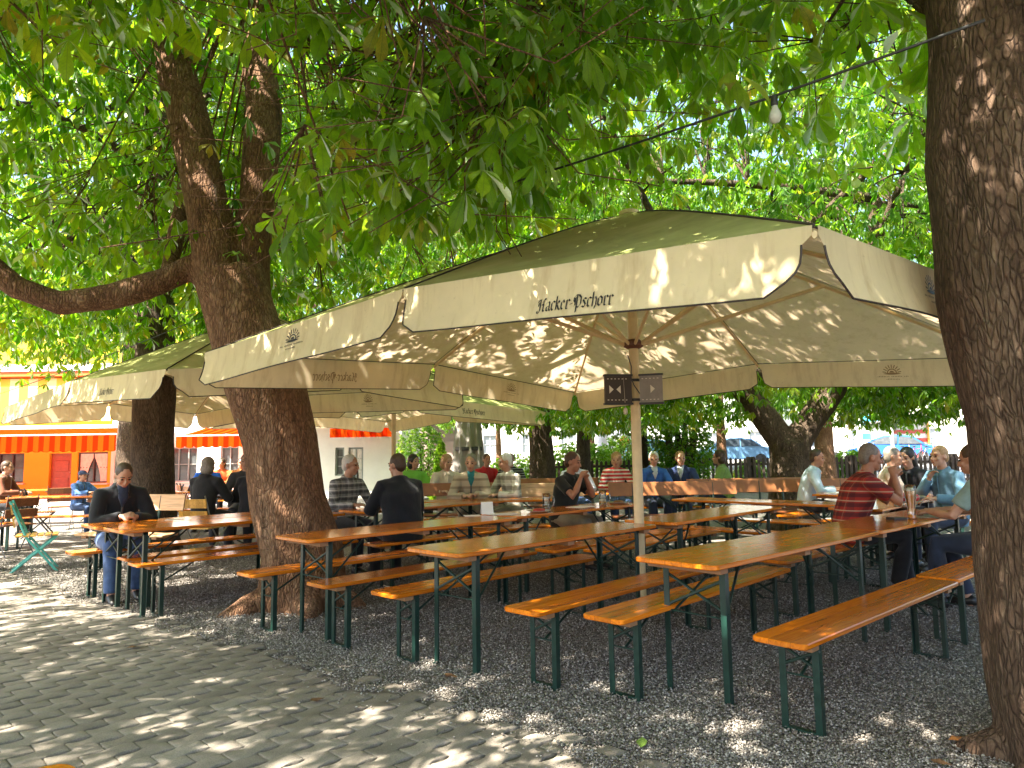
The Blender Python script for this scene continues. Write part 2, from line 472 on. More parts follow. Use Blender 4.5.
GLY = {
 'H': (.98, [[(.0, 1.0), (.08, 1.26), (.3, 1.3), (.42, 1.36)], [(.3, 1.3), (.3, .1), (.16, -.16), (-.02, -.14), (-.04, .06)], [(.1, .95), (.06, .6)], [(.3, .62), (.52, .76), (.72, .7)], [(.94, 1.3), (.82, 1.4), (.7, 1.2), (.7, .08), (.84, -.02)]]),
 'a': (.68, [[(.1, .82), (.4, 1.0), (.5, .82), (.5, .12), (.64, 0)], [(.5, .56), (.16, .42), (.13, .12), (.3, 0), (.5, .16)]]),
 'c': (.56, [[(.5, .88), (.3, 1.0), (.12, .76), (.12, .2), (.3, 0), (.5, .14)]]),
 'k': (.66, [[(.14, 1.5), (.14, .02)], [(.14, .5), (.44, 1.0), (.5, .8), (.22, .52)], [(.26, .5), (.48, .1), (.62, 0)]]),
 'e': (.58, [[(.14, .46), (.46, .74), (.34, 1.0), (.12, .76), (.12, .2), (.3, 0), (.5, .14)]]),
 'r': (.56, [[(.04, .88), (.18, .97), (.18, .06), (.3, 0)], [(.18, .8), (.4, 1.0), (.54, .84)]]),
 '-': (.46, [[(.06, .46), (.38, .56)]]),
 'P': (1.0, [[(.02, .78), (.04, 1.15), (.28, 1.4), (.62, 1.36), (.86, 1.08), (.86, .4), (.62, .06), (.36, .12)], [(.4, 1.34), (.4, -.45)], [(.06, .8), (.2, .62)], [(.2, 1.1), (.2, .3), (.06, .16)], [(.4, .7), (.6, .9)]]),
 's': (.56, [[(.5, .88), (.3, 1.0), (.13, .8), (.44, .3), (.3, 0), (.08, .12)]]),
 'h': (.66, [[(.14, 1.5), (.14, .02)], [(.14, .78), (.4, 1.0), (.52, .8), (.52, .2), (.4, -.22)]]),
 'o': (.64, [[(.3, 1.0), (.1, .78), (.1, .2), (.3, 0), (.52, .25), (.52, .8), (.3, 1.0)]]),
}
def letter_quads(text, h):
    """broad-nib strokes of a text, as 2-D quads; h = x-height"""
    nib = Vector((math.cos(math.radians(38)), math.sin(math.radians(38)))) * .1
    x = 0; Q = []
    for ch in text:
        if ch == ' ': x += .4; continue
        adv, st = GLY[ch]
        for s in st:
            for p, q in zip(s[:-1], s[1:]):
                p, q = Vector(p), Vector(q)
                d = (q - p).normalized() * .02
                p, q = p - d, q + d
                Q.append([(a + Vector((x, 0))) * h for a in (p - nib, p + nib, q + nib, q - nib)])
        x += adv
    return Q, x * h
def emblem_quads(r):
    """sun rays over a dark hill, two lines of tiny lettering"""
    Q = []
    for k in range(9):
        a = PI * (k + .5) / 9
        d = Vector((math.cos(a), math.sin(a))); n = Vector((-d.y, d.x)) * r * .05
        Q.append([d * r * .62 - n, d * r * .62 + n, d * r * 1.02 + n, d * r * 1.02 - n])
    for k in range(7):
        a0, a1 = PI * k / 7, PI * (k + 1) / 7
        p, q = Vector((math.cos(a0), math.sin(a0))) * r * .5, Vector((math.cos(a1), math.sin(a1))) * r * .5
        n = (p + q).normalized() * r * .06
        Q.append([p - n, p + n, q + n, q - n])
    Q.append([Vector((-.3, .08)) * r, Vector((.3, .08)) * r, Vector((.12, .3)) * r, Vector((-.12, .26)) * r])
    for k in range(8):
        x0, x1 = -1 + k * .25, -.75 + k * .25
        f = lambda x: .12 * (1 - x * x)
        Q.append([Vector((x0, -.06 - f(x0))) * r, Vector((x1, -.06 - f(x1))) * r, Vector((x1, -.06 + f(x1))) * r, Vector((x0, -.06 + f(x0))) * r])
    rg = random.Random(3)
    for y, w, n in ((-.46, 1.7, 20), (-.78, .75, 9)):
        for k in range(n):
            if rg.random() < .12: continue
            x = -w + 2 * w * k / n; hh = rg.uniform(.09, .15)
            Q.append([Vector((x, y)) * r, Vector((x + w / n * .9, y)) * r, Vector((x + w / n * .9, y + hh)) * r, Vector((x, y + hh)) * r])
    return Q

def parasol(label, center, verts, apex_z, hv, prints, hub_z, group=None, mast_r=.042, flare=()):
    """verts: eight rim points (corner, middle, corner, ...) round the roof, counter-clockwise seen from above"""
    root = empty('market_parasol', (center.x, center.y, 0), 0, label, 'parasol', group)
    O = Vector((center.x, center.y, 0))
    A = Vector((center.x, center.y, apex_z))
    N = len(verts)
    # roof cloth
    b = MB(); n_r, n_l = 10, 8; grid = {}
    def pt(k, i, j):
        p, q = verts[k], verts[(k + 1) % N]
        e = p.lerp(q, j / n_l); t = i / n_r
        w = A.lerp(e, t)
        w.z -= .07 * math.sin(PI * j / n_l) * math.sin(PI * min(1, t * .98)) * t
        w.z += .02 * math.sin(PI * t) - .05 * (1 - t) ** 6
        return w
    for k in range(N):
        for i in range(1, n_r + 1):
            for j in range(n_l):
                grid[(k, i, j)] = len(b.v); b.v.append(pt(k, i, j))
    top = len(b.v); b.v.append(A + Vector((0, 0, -.02)))
    def gi(k, i, j):
        if j == n_l: k, j = (k + 1) % N, 0
        return grid[(k, i, j)]
    for k in range(N):
        for j in range(n_l):
            b.f.append([top, gi(k, 1, j), gi(k, 1, j + 1)]); b.m.append(0)
            for i in range(1, n_r):
                b.f.append([gi(k, i, j), gi(k, i + 1, j), gi(k, i + 1, j + 1), gi(k, i, j + 1)]); b.m.append(0)
    can = b.build('canopy', ROOFC, root, True, O)
    s = MB()
    for k in range(N):
        s.tube([pt(k, i, 0) + Vector((0, 0, .004)) for i in range(1, n_r + 1)], .006, 5)
    s.build('seam', PIPE, can, False, O)
    # frame
    m = MB(); m.tube([O + Vector((0, 0, .02)), O + Vector((0, 0, apex_z - .06))], mast_r, 18); m.build('mast', MASTM, root, 'auto', O)
    m = MB(); m.lathe([(.05, .0), (.075, .004), (.075, .012), (.05, .03)], 18, Matrix.Translation(O + Vector((0, 0, .03)))); m.build('foot_collar', DARKM, root, False, O)
    m = MB(); m.lathe([(.05, -.02), (.085, 0), (.085, .03), (.055, .06)], 18, Matrix.Translation(O + Vector((0, 0, hub_z)))); m.build('runner_hub', plain('rusty_hub', (.12, .05, .03), .6, .3), root, False, O)
    m = MB(); m.lathe([(.05, -.08), (.09, -.05), (.09, -.02), (.03, .0)], 18, Matrix.Translation(A)); m.build('crown_hub', MASTM, root, False, O)
    for k in range(N):
        lw = Vector((0, 0, -.035))
        pth = [pt(k, i, 0) + lw for i in range(0, n_r + 1)]
        pth[0] = A + Vector((0, 0, -.05))
        m = MB(); m.tube(pth, [(.016, .012)] * len(pth), 6); rb = m.build('rib', MASTM, root, False, O)
        mid = pt(k, 5, 0) + lw
        d = (mid - O); d.z = 0; d.normalize()
        m = MB(); m.tube([O + d * .07 + Vector((0, 0, hub_z + .015)), mid], [(.017, .013)] * 2, 6); m.build('strut', MASTM, root, False, O)
    # valance panels
    for k in range(N):
        p, q = verts[k], verts[(k + 1) % N]
        ax = (q - p); L = ax.length; ax.normalize()
        out = Vector((ax.y, -ax.x, 0)).normalized()
        ns, nt = 26, 6
        f0, f1 = (flare[k] if k in flare else .03), (flare[(k + 1) % N] if (k + 1) % N in flare else .03)
        P = []
        rg = random.Random(k * 7 + int(center.x * 10))
        ph = rg.random() * 6
        for i in range(ns + 1):
            s0 = i / ns
            s_ = .5 - .5 * math.cos(PI * s0) if False else s0
            row = []
            for j in range(nt + 1):
                t = j / nt
                sm = min(1, max(0, (t - .14) / .2)); sm = sm * sm * (3 - 2 * sm); fl = max(0, (t - .5) / .5) ** 2.6
                a0, a1 = .004 + f0 * sm + 2.6 * max(0, f0 - .02) * fl, .004 + f1 * sm + 2.6 * max(0, f1 - .02) * fl
                x = a0 + (L - a0 - a1) * s_
                e = min(x - a0, L - a1 - x); R = .05
                hh = hv - (R - math.sqrt(max(0, R * R - (R - e) ** 2)) if e < R else 0)
                w = p + ax * x + Vector((0, 0, -hh * t))
                w += out * (.012 + .05 * t * t + .012 * t * math.sin(x * 4.1 + ph) )
                row.append(w)
            P.append(row)
        b = MB()
        b.add([w for r in P for w in r], [(i * (nt + 1) + j, i * (nt + 1) + j + 1, (i + 1) * (nt + 1) + j + 1, (i + 1) * (nt + 1) + j) for i in range(ns) for j in range(nt)])
        val = b.build('valance', CANVAS, root, True, O)
        b = MB()
        path = [P[0][j] for j in range(2, nt)] + [P[i][nt] for i in range(ns + 1)] + [P[ns][j] for j in range(nt - 1, 1, -1)]
        b.tube([w + out * .002 for w in path], .0048, 5)
        b.build('piping', PIPE, val, False, O)
        b = MB(); b.tube([p + (q - p) * (i / 10) + Vector((0, 0, -.005)) for i in range(11)], .005, 5); b.build('rim_seam', PIPE, val, False, O)
        for pr in prints.get(k, ()):
            kind, s_c, size, drop, mat, side = pr
            if kind == 'text':
                Q, w = letter_quads('Hacker-Pschorr', size); Q = [[v - Vector((w / 2, 0)) for v in q4] for q4 in Q]; nm = 'lettering'
            else:
                Q = emblem_quads(size); nm = 'emblem'
            b = MB()
            for q4 in Q:
                vs = []
                for v in q4:
                    x = L * s_c + v.x; z = -drop + v.y; t = min(1.05, -z / hv)
                    w = p + ax * x + Vector((0, 0, z)) + out * (.012 + .05 * t * t + .012 * t * math.sin(x * 4.1 + ph) + .004 * side)
                    vs.append(w)
                b.add(vs, [(0, 1, 2, 3)])
            b.build(nm, mat, val, False, O)
    return root
CORN = .215
def rim(s0, s1, t0, t1, zc, zm, center=C0):
    return None
zc, zm = 2.2, 2.335
V1 = [EE(-2.40, -2.58, zc), EE(-.03, -2.58, zm), EE(2.29, -2.58, zc), EE(2.62, 0, zm), EE(2.52, 2.6, zc), EE(.17, 2.62, zm + .02), EE(-2.36, 2.6, zc), EE(-2.43, 0, zm + .02)]
parasol('large cream parasol with moss-stained roof, nearest and biggest over the tables', EE(.04, 0), V1, 3.5, .275, {
    0: [('sun', .53, .08, .115, BLACK, 1)],
    1: [('text', .535, .047, .235, BLACK, 1)],
    2: [('sun', .5, .085, .13, BLACK, 1)],
    4: [('sun', .42, .085, .14, FAINT, -1)], 5: [('text', .72, .055, .2, FAINT, -1)], 6: [('sun', .5, .085, .13, FAINT, -1)], 7: [('text', .5, .055, .2, FAINT, -1)],
}, 2.27, 'cream beer garden parasols', flare={0: .02, 1: .028, 2: .042, 3: .03, 4: .03, 5: .025, 6: .025, 7: .025})
V2 = [EE(-9.9, -1.95, zc), EE(-6.58, -2.15, zm), EE(-3.6, -2.34, zc), EE(-3.0, -.7, zm), EE(-2.9, .95, zc), EE(-6.6, .95, zm), EE(-9.7, .95, zc), EE(-9.8, -.5, zm)]
parasol('oblong cream parasol at the far left behind the forked chestnut trunk', EE(-4.9, -.5), V2, 3.2, .275, {
    1: [('text', .47, .05, .2, BLACK, 1)], 4: [('sun', .5, .1, .13, FAINT, -1)]}, 2.2, 'cream beer garden parasols', flare={1: .03, 2: .05, 5: .03})
V3 = [EE(-9.9, 1.3, zc), EE(-7.6, 1.15, zm), EE(-5.3, 1.1, zc), EE(-5.3, 2.2, zm), EE(-5.25, 5.8, zc), EE(-7.0, 4.9, zm), EE(-9.8, 5.6, zc), EE(-10, 3.6, zm)]
parasol('cream parasol behind the nearest one with a sunlit lettered side', EE(-7.0, 3.4), V3, 3.2, .275, {
    3: [('text', .42, .062, .2, BLACK, 1)]}, 2.2, 'cream beer garden parasols', flare={2: .04, 3: .04})

# closed grey parasol standing by the hedge
def closed_parasol(loc, label):
    r = empty('closed_parasol', loc, 0, label, 'parasol')
    b = MB(); b.tube([(0, 0, .0), (0, 0, 3.1)], .03, 12); b.build('mast', MASTM, r, 'auto')
    b = MB(); n = 36; prof = [(.30, .95), (.33, 1.1), (.31, 1.5), (.25, 2.1), (.16, 2.7), (.05, 3.0)]
    vs = []
    for rr, z in prof:
        for k in range(n):
            f = 1 + .22 * math.cos(k * 9 * 2 * PI / n) * (1 if z < 2.9 else .3) + .05 * math.sin(k * 2.3 + z * 3)
            a = 2 * PI * k / n; vs.append((rr * f * math.cos(a), rr * f * math.sin(a), z + .03 * math.sin(k * 1.7)))
    b.add(vs, [(i * n + k, i * n + (k + 1) % n, (i + 1) * n + (k + 1) % n, (i + 1) * n + k) for i in range(len(prof) - 1) for k in range(n)])
    c = b.build('folded_canopy', canvas_mat('grey_canvas', (.42, .39, .37), None, .15), r, True)
    b = MB(); b.lathe([(.335, 1.48), (.34, 1.5), (.34, 1.55), (.335, 1.57)], 24); b.build('strap', DARKM, c)
    b = MB(); b.box((0, 0, .06), (.6, .6, .12), ch=.01); b.build('base', plain('concrete_base', (.3, .3, .29), .9, .2), r)
closed_parasol((-1.05, 16.6, 0), 'closed grey parasol standing folded before the far white buildings')

# panels strapped to the near mast
def mast_panels():
    ctr = EE(.04, 0); h = 1.89
    r = empty('mast_heater', (ctr.x, ctr.y, h), 0, 'dark slatted heater panels with white bow tie mark strapped to the mast', 'heater')
    D = plain('dark_brown_panel', (.05, .036, .028), .5, .2); G_ = plain('grey_panel', (.26, .24, .22), .5, .2)
    pan = MB()
    for (x0, x1, yaw, m) in ((-.285, -.05, .16, D), (.05, .24, -.3, G_)):
        M = Matrix.Rotation(yaw, 4, 'Z')
        b = MB(); b.box(((x0 + x1) / 2, -.05, 0), (x1 - x0, .035, .24), M, ch=.004)
        p = b.build('panel', m, r)
        for z in (-.122, .122):
            b = MB(); b.box(((x0 + x1) / 2, -.052, z), (x1 - x0 + .015, .05, .016), M); b.build('rail', DARKM, p)
        b = MB(); k = x0 + .025
        while k < x1 - .02:
            for z in (-.09, .09): b.box((k, -.0695, z), (.013, .002, .006), M)
            k += .032
        cx = x0 + .085 if x0 < 0 else x1 - .05
        for sg in ((-1, 1) if x0 < 0 else (-1,)):
            b.add([(cx + sg * .05, -.0705, .035), (cx + sg * .05, -.0705, -.035), (cx + sg * .012, -.0705, 0)], [(0, 1, 2)], 0, M)
        b.build('marking', plain('white_marking', (.75, .72, .62), .6), p)
    b = MB()
    for z in (-.085, .085): b.lathe([(.047, z - .012), (.052, z - .01), (.052, z + .01), (.047, z + .012)], 18)
    b.build('clamp', DARKM, r)
    b = MB(); b.tube([(-.06, -.05, .30), (-.035, -.06, .2), (-.04, -.07, .1), (-.02, -.07, .04), (.03, -.075, -.04), (.06, -.075, -.08), (.1, -.075, -.03), (.105, -.075, .03), (.07, -.075, .1)], .005, 5); b.build('cable', DARKM, r)
    b = MB(); b.tube([(-.11, -.085, .1), (-.1, -.085, -.16)], .002, 4); b.lathe([(.008, -.03), (.018, -.02), (.016, .02), (.005, .03)], 10, Matrix.Translation((-.1, -.085, -.185))); b.build('pull_cord', plain('cord_weight', (.55, .5, .4), .7), r)
mast_panels()
# ------------------------------------------------------------------ beer tables and benches
def rounded(L, W, r=.05, k=4):
    pts = []
    for cx, cy, a0 in ((L / 2 - r, W / 2 - r, 0), (-L / 2 + r, W / 2 - r, PI / 2), (-L / 2 + r, -W / 2 + r, PI), (L / 2 - r, -W / 2 + r, 3 * PI / 2)):
        for i in range(k + 1):
            a = a0 + PI / 2 * i / k
            pts.append((cx + r * math.cos(a), cy + r * math.sin(a)))
    return pts
BATT = plain('batten_wood', (.33, .17, .08), .6, .2)
def lpro(w=.034, t=.006, sx=1, sy=1):
    p = [(0, 0), (w, 0), (w, t), (t, t), (t, w), (0, w)]
    p = [(x * sx, y * sy) for x, y in p]
    return p if sx * sy > 0 else p[::-1]
def make_table(L=2.2, W=.53, H=.762, wood=WOOD, name='beer_table'):
    r = empty(name)
    b = MB(); b.prism(rounded(L, W), H - .027, H, ch=.005); b.build('tabletop', wood, r, 'auto')
    for x in (-L / 2 + .14, L / 2 - .14, 0):
        b = MB(); b.box((x, 0, H - .0285 - .016), (.07, W - .06, .032), ch=.003); b.build('batten', BATT, r)
    for sx in (-1, 1):
        x = sx * (L / 2 - .2); hw = W / 2 - .065
        for sy in (-1, 1):
            b = MB(); M = Matrix.Translation((x, sy * hw, 0))
            b.prism(lpro(.036, .006, -sx, -sy), .0, H - .029, M)
            b.box((-sx * .012, -sy * .012, .012), (.05, .05, .006), M)
            b.build('leg', LEGG, r)
        b = MB()
        xx = x - sx * .008
        b.tube([(xx, -hw, H - .1), (xx, hw, H - .29)], .009, 6); b.tube([(xx - sx * .012, hw, H - .1), (xx - sx * .012, -hw, H - .29)], .009, 6)
        b.tube([(xx, -hw, H - .31), (xx, hw, H - .31)], .005, 6)
        b.box((xx, 0, H - .043), (.03, 2 * hw, .025))
        b.build('cross_brace', LEGG, r)
        b = MB()
        for sy in (-1, 1): b.tube([(x - sx * .03, sy * (hw - .03), H - .33), (x - sx * .42, sy * .05, H - .05)], .008, 6)
        b.tube([(x - sx * .42, -.09, H - .04), (x - sx * .42, .09, H - .04)], .01, 6)
        b.build('folding_strut', LEGG, r)
    return r
def make_bench(L=2.2, W=.27, H=.475, wood=WOOD, back=False, name='beer_bench', backw=None):
    r = empty(name)
    b = MB(); b.prism(rounded(L, W, .035), H - .027, H, ch=.005); b.build('seat', wood, r, 'auto')
    for x in (-L / 2 + .14, L / 2 - .14):
        b = MB(); b.box((x + (.04 if x < 0 else -.04) * 0, 0, H - .0285 - .014), (.07, W - .04, .028), ch=.003); b.build('batten', BATT, r)
    for sx in (-1, 1):
        x = sx * (L / 2 - .2); hw = W / 2 - .035
        for sy in (-1, 1):
            b = MB(); M = Matrix.Translation((x, sy * hw, 0))
            b.prism(lpro(.034, .006, -sx, -sy), .0, H - .029, M); b.build('leg', LEGG, r)
        b = MB(); xx = x - sx * .008
        b.box((x - sx * .014, 0, .013), (.026, 2 * hw - .012, .026)); b.build('foot_rail', LEGG, r)
        b = MB()
        b.tube([(xx, -hw, H - .07), (xx, hw, H - .17)], .008, 6); b.tube([(xx - sx * .01, hw, H - .07), (xx - sx * .01, -hw, H - .17)], .008, 6)
        b.tube([(xx, -hw, H - .2), (xx, hw, H - .2)], .0045, 6)
        b.build('cross_brace', LEGG, r)
        b = MB()
        b.tube([(x - sx * .02, 0, H - .2), (x - sx * .32, 0, H - .045)], .008, 6); b.build('folding_strut', LEGG, r)
        if back:
            b = MB(); b.tube([(sx * (L / 2 - .35), -W / 2 + .03, H - .05), (sx * (L / 2 - .35), -W / 2 - .03, H + .05), (sx * (L / 2 - .35), -W / 2 - .09, H + .44)], (.017), 6); b.build('back_post', LEGG, r)
    if back:
        b = MB(); M = Matrix.Translation((0, -W / 2 - .075, H + .36)) @ Matrix.Rotation(.15, 4, 'X')
        b.box((0, .0, 0), (L, .022, .2), M, ch=.005); b.build('backrest', backw or wood, r, 'auto')
    return r

TG, BG = 'orange beer garden tables', 'orange beer garden benches'
tab = make_table()
tabY = None
def T(a0, b0, label, rz=ROT_A, W=.53):
    c = AB(a0 + 1.1, b0 + W / 2); return place(tab, (c.x, c.y, 0), rz, label, 'table', TG)
place(tab, (1.66, 4.60, 0), ROT_A - .07, 'orange beer table on green legs nearest the thick right-hand trunk, reflecting yellow leaves', 'table', TG)
place(tab, (3.29, 6.08, 0), ROT_A - .07, 'orange table with the tall wheat beer glass, in front of the red plaid shirt man', 'table', TG)
T(2.84, -3.715, 'empty orange table whose far end stops at the cream parasol mast')
T(5.24, -3.685, 'empty orange table just beyond the parasol mast, shining yellow-green')
T(2.66, -5.115, 'empty orange table beside the forked trunk, behind the back of nobody, left of the mast table')['label'] = 'empty orange table whose near end stands right beside the forked chestnut trunk'
T(4.92, -5.21, 'orange table with glasses and plates in front of the man in the black t-shirt')
T(4.42, -7.02, 'orange table between the checked shirt man and the broad black jacket')
T(2.03, -7.045, 'front table of the pair pushed together left of the forked trunk')
T(2.0, -7.6, 'rear table of the pair, where the man in dark jacket rests his hands')
c = (at(683, 500, 8.97) + at(829, 505, 7.7)) / 2
place(tab, (2.98, 8.50, 0), ROT_A - PI / 2, 'orange table set crosswise behind the table beyond the mast', 'table', TG)
c = AB(10.9, -3.5); place(tab, (c.x, c.y, 0), ROT_A, 'orange table in front of the man in the pale blue shirt', 'table', TG)
place(tab, (-.35, 9.55, 0), .12, 'orange table before the pale jacket man and the white-haired person', 'table', TG)
place(tab, (1.75, 11.0, 0), .05, 'sunlit orange table of the guests in blue jackets, before the picket fence', 'table', TG)
place(tab, (4.2, 7.98, 0), ROT_A, 'orange table in front of the dark-haired guest, behind the plaid shirt man', 'table', TG)
place(tab, (-7.6, 12.4, 0), .1, 'orange table between folding chairs before the restaurant awning', 'table', TG)
place(tab, (-8.7, 10.9, 0), .25, 'orange table at the left picture edge beyond the turquoise framed chair', 'table', TG)
place(tab, (-6.3, 16.2, 0), .1, 'orange table furthest back before the awning, right of the door', 'table', TG)
place(tab, (-10.2, 15.6, 0), .2, 'orange table under the front of the awning at the left edge', 'table', TG)
place(tab, (-5.6, 13.6, 0), .3, 'orange table of the guest in bright blue, beside the dark trunk', 'table', TG)
_p = Vector(CAM + (CF + CR * (60 - 512) / FOC + CU * (384 - 763) / FOC) * ((.762 - EYE) / (CF + CR * (60 - 512) / FOC + CU * (384 - 763) / FOC)[2])) - Vector((math.cos(.9) * 1.085 - math.sin(.9) * .25, math.sin(.9) * 1.085 + math.cos(.9) * .25, 0))
place(tab, (_p.x, _p.y, 0), .9, 'orange table corner peeking in at the bottom edge over the paving', 'table', TG)

ben = make_bench()
def B(a0, b0, label, rz=ROT_A):
    c = AB(a0 + 1.1, b0 + .135); return place(ben, (c.x, c.y, 0), rz, label, 'bench', BG)
place(ben, (2.02, 4.08, 0), ROT_A - .07, 'foremost orange bench with sun flecks on its near end, beside the right trunk', 'bench', BG)
place(ben, (3.68, 5.62, 0), ROT_A - .07, 'dark orange bench half hidden by the right-hand trunk, under the seated jeans', 'bench', BG)
B(3.10, -2.475, 'yellow-shining bench tucked half under the table nearest the right trunk')
place(ben, (2.88, 6.5, 0), ROT_A - .07, 'bench under the man in the red plaid shirt', 'bench', BG)
B(2.95, -2.935, 'orange bench with pale reflections on the mast side of the nearest table')['label'] = 'orange bench standing free between the nearest table and the mast table'
B(2.74, -3.96, 'dark orange bench along the left side of the table ending at the mast')
B(2.64, -4.60, 'orange bench on the right side of the table beside the forked trunk')
B(2.52, -5.44, 'orange bench close in front of the forked chestnut trunk')
B(5.2, -3.02, 'shadowed bench right of the table just beyond the mast')
B(5.2, -4.12, 'bench with yellow reflections left of the table just beyond the mast')
B(4.95, -4.5, 'bench on the near side of the table with the glasses and plates')
B(4.95, -5.66, 'bench carrying the man in the black t-shirt')
B(4.2, -6.19, 'bench carrying the man in the broad black jacket')
B(4.3, -7.5, 'bench carrying the man in the black and white checked shirt')
B(2.14, -6.71, 'front bench of the pushed-together tables, ending at the forked trunk')
B(2.2, -7.19, 'bench under the pushed-together tables left of the forked trunk')
B(2.0, -8.05, 'bench carrying the man in the dark jacket at the far left')
c = AB(7.55, -3.6); place(ben, (c.x, c.y, 0), ROT_A - PI / 2, 'bench on the near side of the crosswise table', 'bench', BG)
c = AB(8.85, -3.6); place(ben, (c.x, c.y, 0), ROT_A - PI / 2, 'bench on the far side of the crosswise table', 'bench', BG)
c = AB(10.7, -4.05); place(ben, (c.x, c.y, 0), ROT_A, 'bench carrying the man in the pale blue shirt', 'bench', BG)
place(ben, (-.45, 10.25, 0), .1, 'bench of the pale jacket man and the white-haired person', 'bench', BG)
place(ben, (2.2, 11.75, 0), .05, 'bench carrying the guests in blue jackets by the picket fence', 'bench', BG)
place(ben, (-.2, 8.9, 0), .12, 'bench on the near side of the pale jacket table', 'bench', BG)
place(ben, (4.6, 8.9, 0), ROT_A - PI / 2 + .6, 'bench of the dark-haired guest behind the plaid shirt man', 'bench', BG)
place(ben, (-8.5, 10.2, 0), .25, 'bench on the near side of the table at the left picture edge', 'bench', BG)
place(ben, (-7.5, 11.65, 0), .1, 'bench on the near side of the restaurant table', 'bench', BG)
place(ben, (-6.2, 15.5, 0), .1, 'bench on the near side of the furthest table before the awning', 'bench', BG)
place(ben, (-5.3, 12.9, 0), .3, 'bench on the near side of the table of the guest in bright blue', 'bench', BG)
place(ben, (-4.9, 11.2, 0), .3, 'bench of the two dark figures beside the dark trunk', 'bench', BG)

bb = make_bench(1.9, .28, .47, WOODD, True, 'backrest_bench', plain('brown_backboard', (.3, .115, .04), .5, .22, 5, .1))
bl = make_bench(1.3, .28, .47, WOODP, True, 'pale_backrest_bench', WOODP)
GB = 'benches with board backrests'
def BK(proto, x, y, rz, label): place(proto, (x, y, 0), rz, label, 'bench', GB)
BK(bl, .42, 9.75 + .6, PI + .06, 'pale wooden backrest bench in the middle, left of the black t-shirt man')
BK(bl, -4.75, 8.7, PI - .25, 'pale backrest bench with small lettering beside the dark trunk')
BK(bb, 2.35, 10.2, PI + .05, 'brown backrest bench behind the mast, backs of the blue jacket guests beyond it')
BK(bb, 3.75, 11.2, PI + .05, 'brown backrest bench left of the big forked trunk in the middle distance')
BK(bb, 4.35, 10.6, PI - .1, 'brown backrest bench in front of the big forked trunk, left of the pale blue shirt')
BK(bb, -.9, 10.95, PI - .05, 'brown backrest bench behind the pale jacket man')
BK(bb, .6, 12.6, PI + .05, 'orange-brown backrest bench in sun behind the black t-shirt man')
c = bpy.data.objects
for o in c:
    if o.name.startswith('pale_backrest_bench.') :
        bk = [k for k in o.children if k.name.startswith('backrest')][0]
        Q, w = letter_quads('Hacker-Pschorr', .035)
        b = MB()
        for q4 in Q:
            M = Matrix.Translation((0, -.215, .83)) @ Matrix.Rotation(.15, 4, 'X')
            b.add([(v.x - w / 2, .0135 - .03, v.y - .02) for v in q4], [(0, 1, 2, 3)], 0, M)
        b.build('lettering', plain('brown_print', (.2, .07, .03), .7), bk)

# folding garden chairs
def make_chair(name, wood, metal):
    r = empty(name)
    for i in range(1):
        b = MB()
        for k in range(6): b.box((-.2 + k * .075, 0, .452), (.062, .42, .018), ch=.003)
        b.build('seat', wood, r)
    b = MB(); M = Matrix.Translation((-.27, 0, .72)) @ Matrix.Rotation(-.18, 4, 'Y')
    for z in (-.1, .06): b.box((0, 0, z), (.018, .42, .12), M, ch=.003)
    b.build('backrest', wood, r)
    for sy in (-1, 1):
        y = sy * .2
        b = MB(); b.tube([(.22, y, .0), (-.12, y, .44), (-.3, y, .88)], [(.014, .006)] * 3, 6); b.build('back_leg', metal, r)
        b = MB(); b.tube([(-.28, y * .93, .0), (.2, y * .93, .44)], [(.014, .006)] * 2, 6); b.build('front_leg', metal, r)
    b = MB(); b.tube([(-.2, -.19, .08), (-.2, .19, .08)], .007, 6); b.tube([(.16, -.19, .07), (.16, .19, .07)], .007, 6); b.build('stretcher', metal, r)
    return r
ct = make_chair('folding_chair', WOODY, TEAL); cg = make_chair('garden_chair', WOODY, STEEL); cd = make_chair('dark_chair', WOODD, DARKM)
GC = 'folding garden chairs on the left'
place(ct, (-5.95, 8.9, 0), .55, 'folding chair with yellow slats and turquoise metal frame', 'chair', GC)
place(cg, (-4.15, 9.55, 0), 1.35, 'orange slatted chair with silver frame behind the front left tables', 'chair', GC)
for k, (x, y, rz, lb) in enumerate([(-7.35, 10.4, 2.6, 'dark folding chair next to the turquoise framed chair'), (-8.6, 12.9, .5, 'dark chair left of the restaurant table in orange light'),
        (-8.0, 13.6, -1.2, 'dark chair behind the restaurant table in orange light'), (-6.7, 11.7, 2.4, 'dark chair at the near end of the restaurant table'), (-6.6, 13.6, -2.4, 'dark chair right of the restaurant table, near the child'),
        (-9.7, 16.5, 0.2, 'dark chair furthest back under the orange awning'), (-7.9, 17.2, 2.9, 'dark chair under the awning before the door'), (-2.5, 11.2, .3, 'dark metal chair left of the pale jacket man'), (4.75, 13.1, 2.8, 'dark chair before the picket fence near the green top guest')]):
    place(cd, (x, y, 0), rz, lb, 'chair', GC)
for k, (x, y, rz, lb) in enumerate([(-7.9, 9.6, 1.9, 'dark folding chair close behind the turquoise framed chair'), (-6.75, 14.9, .6, 'dark chair between the child and the guest in bright blue'), (-9.2, 14.4, 2.0, 'dark chair at the near side of the awning table'), (-4.9, 15.3, 2.8, 'dark chair right of the furthest table before the awning')]):
    place(cd, (x, y, 0), rz, lb, 'chair', GC)

